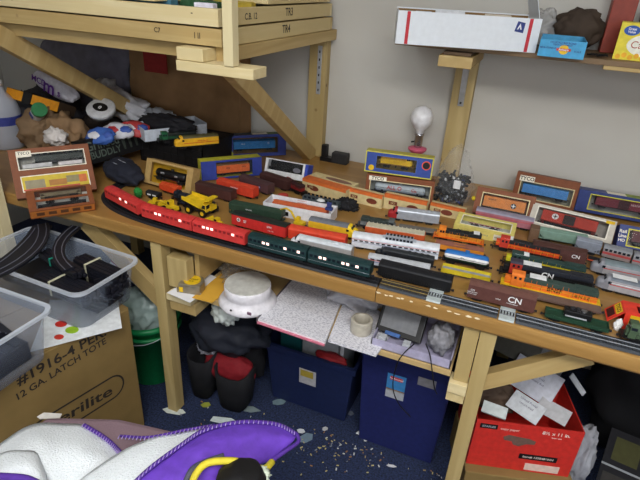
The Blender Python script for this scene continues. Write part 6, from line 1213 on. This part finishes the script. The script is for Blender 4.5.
o, cols = sheetgrid([[(118, 500, .57), (148, 470, .59), (180, 446, .60), (205, 430, .60), (240, 422, .59), (276, 424, .57), (297, 434, .55)], [(140, 505, .58), (164, 480, .60), (192, 460, .61), (214, 446, .61), (244, 434, .60), (274, 434, .58), (294, 440, .56)], [(160, 530, .58), (184, 500, .59), (205, 478, .59), (224, 464, .59), (246, 450, .585), (270, 446, .57), (284, 450, .55)], [(180, 560, .56), (205, 530, .57), (225, 500, .57), (238, 482, .57), (252, 470, .565), (262, 464, .555), (270, 462, .54)]], PUR, parent=bl, name='purple_fold')
def edge(pts, name='stitched_edge', mt=PUR2, rr=.0045, st=True):
    C_ = catmull([tuple(onz(*q)) for q in pts], 8); mb = MB(); mb.tube(C_, rr, mt, 7); mb.build(name, bl)
    if st:
        mb = MB()
        for i in range(0, len(C_) - 1): p = C_[i]; mb.tube([p + Vector((0, 0, rr)), p + Vector((.004, -.010, rr * 1.3))], .0011, pm((166, 146, 206)), 5)
        mb.build('stitching', bl)
edge([(84, 425, .53), (105, 438, .53), (118, 450, .525), (122, 456, .52)]); edge([(118, 500, .575), (148, 470, .595), (180, 446, .605), (205, 430, .605), (240, 422, .595), (276, 424, .575), (297, 434, .555)], st=True); edge([(297, 434, .555), (298, 442, .55), (284, 452, .55), (270, 462, .545)], st=False)
edge([(-20, 476, .60), (8, 477, .605), (26, 479, .605), (42, 486, .60)], st=False, rr=.007); edge([(120, 436, .53), (150, 437, .56), (185, 430, .565), (215, 425, .57)], rr=.003)
PD = pm((58, 34, 120), .85); mb = MB(); P = [onz(*q, .60) for q in ((-20, 478), (10, 476), (40, 480), (50, 500), (-20, 500))]
t = thing('yellow_strap', 'yellow webbing strap looping over the purple blanket', 'strap'); mb = MB(); C_ = catmull([tuple(onz(*q)) for q in ((190, 490, .60), (196, 474, .615), (208, 463, .62), (232, 461, .62), (250, 465, .615), (264, 469, .60), (272, 462, .585))], 8); mb.tube(C_, .007, pm((206, 190, 50), .7), 8); mb.build('webbing', t)
mb = MB(); C_ = catmull([tuple(onz(*q)) for q in ((184, 486, .60), (192, 470, .615), (206, 462, .61), (224, 456, .61))], 8); mb.tube(C_, .006, pm((70, 70, 84), .7), 8); mb.build('grey_cord', t)
t = thing('black_pouch', 'rounded black pouch at the bottom edge in front of the yellow strap', 'pouch'); q = onz(240, 482, .61); t.location = q; mb = MB(); blob(mb, (0, 0, 0), (.045, .05, .022), pm((16, 16, 18), .5), 96, .1, 2); mb.build('pouch_body', t)
soft('sweet_wrapper', 'small crumpled pale green wrapper right of the black pouch', 'wrapper', tuple(onz(262, 474, .60)), (.014, .014, .010), (196, 206, 186), 97, .5, 4)
# ================================================================== SCRAPS ON THE CARPET
sc = [((174, 411), 26, (214, 222, 216), 'white cardboard scrap at the foot of the left post'), ((225, 421), 32, (214, 226, 226), 'long pale card strip on the carpet above the blanket'), ((248, 409), 26, (120, 134, 136), 'clear strip lying in front of the tool bag'), ((279, 402), 12, (110, 132, 140), 'dull glassy scrap right of the tool bag'), ((206, 405), 10, (150, 156, 60), 'yellow green scrap by the tool bag'), ((361, 433), 8, (226, 228, 228), 'square white paper scrap in front of the large blue tote'), ((366, 439), 6, (206, 206, 206), 'small white scrap touching the square one'), ((325, 429), 6, (190, 190, 190), 'white chip left of the square scrap on the carpet'), ((391, 466), 8, (216, 216, 220), 'thin white stick on the carpet near the right post'), ((306, 438), 14, (110, 130, 146), 'clear film scrap beside the purple blanket tip'), ((301, 431), 7, (200, 204, 210), 'white shred just above the purple blanket tip'), ((350, 413), 8, (90, 96, 110), 'grey dust ball at the corner of the large blue tote')]
for i, ((px_, py_), w_, c_, lb) in enumerate(sc):
    q = onz(px_, py_, .002); s_ = w_ * .0026; n = rnd.choice((5, 6, 7)); asp = .3 if w_ > 14 or i == 8 else .7; M = Matrix.Translation((q.x, q.y, .001)) @ Matrix.Rotation(R(14 if asp < .5 else rnd.uniform(0, 90)), 4, 'Z')
    mb = MB(); mb.prism([(s_ * .8 * math.cos(6.283 * k / n) * rnd.uniform(.8, 1.1), s_ * .8 * asp * math.sin(6.283 * k / n) * rnd.uniform(.8, 1.1)) for k in range(n)], 0, .002 + .0006 * (i % 3), pm(c_, .6), 'Z', M); tag(mb.build('floor_scrap'), lb, 'scrap')
mb = MB(); r3 = random.Random(3)
for k in range(330):
    px_, py_ = (r3.gauss(352, 34), r3.gauss(440, 18)) if k % 3 else (r3.gauss(455, 14), r3.gauss(470, 8))
    if k % 7 == 0: px_, py_ = r3.uniform(180, 320), r3.uniform(402, 440)
    q = onz(px_, py_, 0)
    if q.y > .16 and q.x > -.70 or q.y > .5: continue
    s_ = r3.uniform(.0015, .005); mt = pm(r3.choice(((200, 200, 196), (160, 140, 96), (190, 176, 120), (120, 126, 136), (150, 110, 70)))); M = Matrix.Translation((q.x, q.y, .0015)) @ Matrix.Rotation(r3.uniform(0, 3), 4, 'Z')
    mb.box(-s_, s_, -s_ * .45, s_ * .45, 0, .002, mt, M)
tag(mb.build('floor_crumbs'), 'tiny wood shavings and paper crumbs sprinkled over the blue carpet', 'debris', kind='stuff')
# ================================================================== LIGHT
def lamp(name, loc, size, power, col_, rot=(0, 0, 0), label=''):
    t = thing('ceiling_light', label, 'ceiling light', None, Matrix.Translation((loc[0], loc[1], CZ))); mb = MB(); mb.box(-size[0] / 2 - .02, size[0] / 2 + .02, -size[1] / 2 - .02, size[1] / 2 + .02, -.06, 0, WHITE); mb.build('housing', t)
    mb = MB(); mb.box(-size[0] / 2, size[0] / 2, -size[1] / 2, size[1] / 2, -.066, -.0605, glow('diffuser_' + name, (255, 250, 240), 3)); mb.build('diffuser', t)
    ld = bpy.data.lights.new(name, 'AREA'); ld.shape = 'RECTANGLE'; ld.size, ld.size_y = size; ld.energy = power; ld.color = col_; o = bpy.data.objects.new(name, ld); COL.objects.link(o); o.location = (loc[0], loc[1], CZ - .075); o.rotation_euler = rot
lamp('room_light', (.35, -1.6), (1.4, .60), 48, (1, .98, .95), label='white ceiling light panel above the photographer')
lamp('rear_light', (-.9, -.9), (.6, .30), 8, (.92, .96, 1), label='white ceiling light panel at the back left of the room')
struct_w = thing('added_window', 'bright daylight window in the wall behind the photographer', 'window', None, Matrix.Translation((.5, FRT, 1.55)))  # added window, out of view, softens the shade below the wall shelf
mb = MB(); mb.box(-.66, .66, 0, .03, -.46, -.40, WHITE); mb.box(-.66, .66, 0, .03, .40, .46, WHITE); mb.box(-.66, -.60, 0, .03, -.40, .40, WHITE); mb.box(.60, .66, 0, .03, -.40, .40, WHITE); mb.build('window_frame', struct_w)
mb = MB(); mb.box(-.60, .60, 0, .008, -.40, .40, glow('fill_pane', (226, 236, 255), 1.5)); mb.build('pane', struct_w)  # glowing pane of the added window
ld = bpy.data.lights.new('fill', 'AREA'); ld.shape = 'RECTANGLE'; ld.size = 1.2; ld.size_y = .8; ld.energy = 7; ld.color = (.92, .96, 1); o = bpy.data.objects.new('fill', ld); COL.objects.link(o); o.location = (.5, FRT + .03, 1.55); o.rotation_euler = (R(90), 0, 0)  # added area lamp at the unseen window, low fill from the front
w = bpy.data.worlds.new('world'); S.world = w; w.use_nodes = True; w.node_tree.nodes['Background'].inputs[0].default_value = (.75, .85, 1, 1); w.node_tree.nodes['Background'].inputs[1].default_value = .16
S.view_settings.view_transform = 'Standard'; S.view_settings.look = 'None'; S.view_settings.exposure = 0.0; S.view_settings.gamma = 1; S.view_settings.use_curve_mapping = False
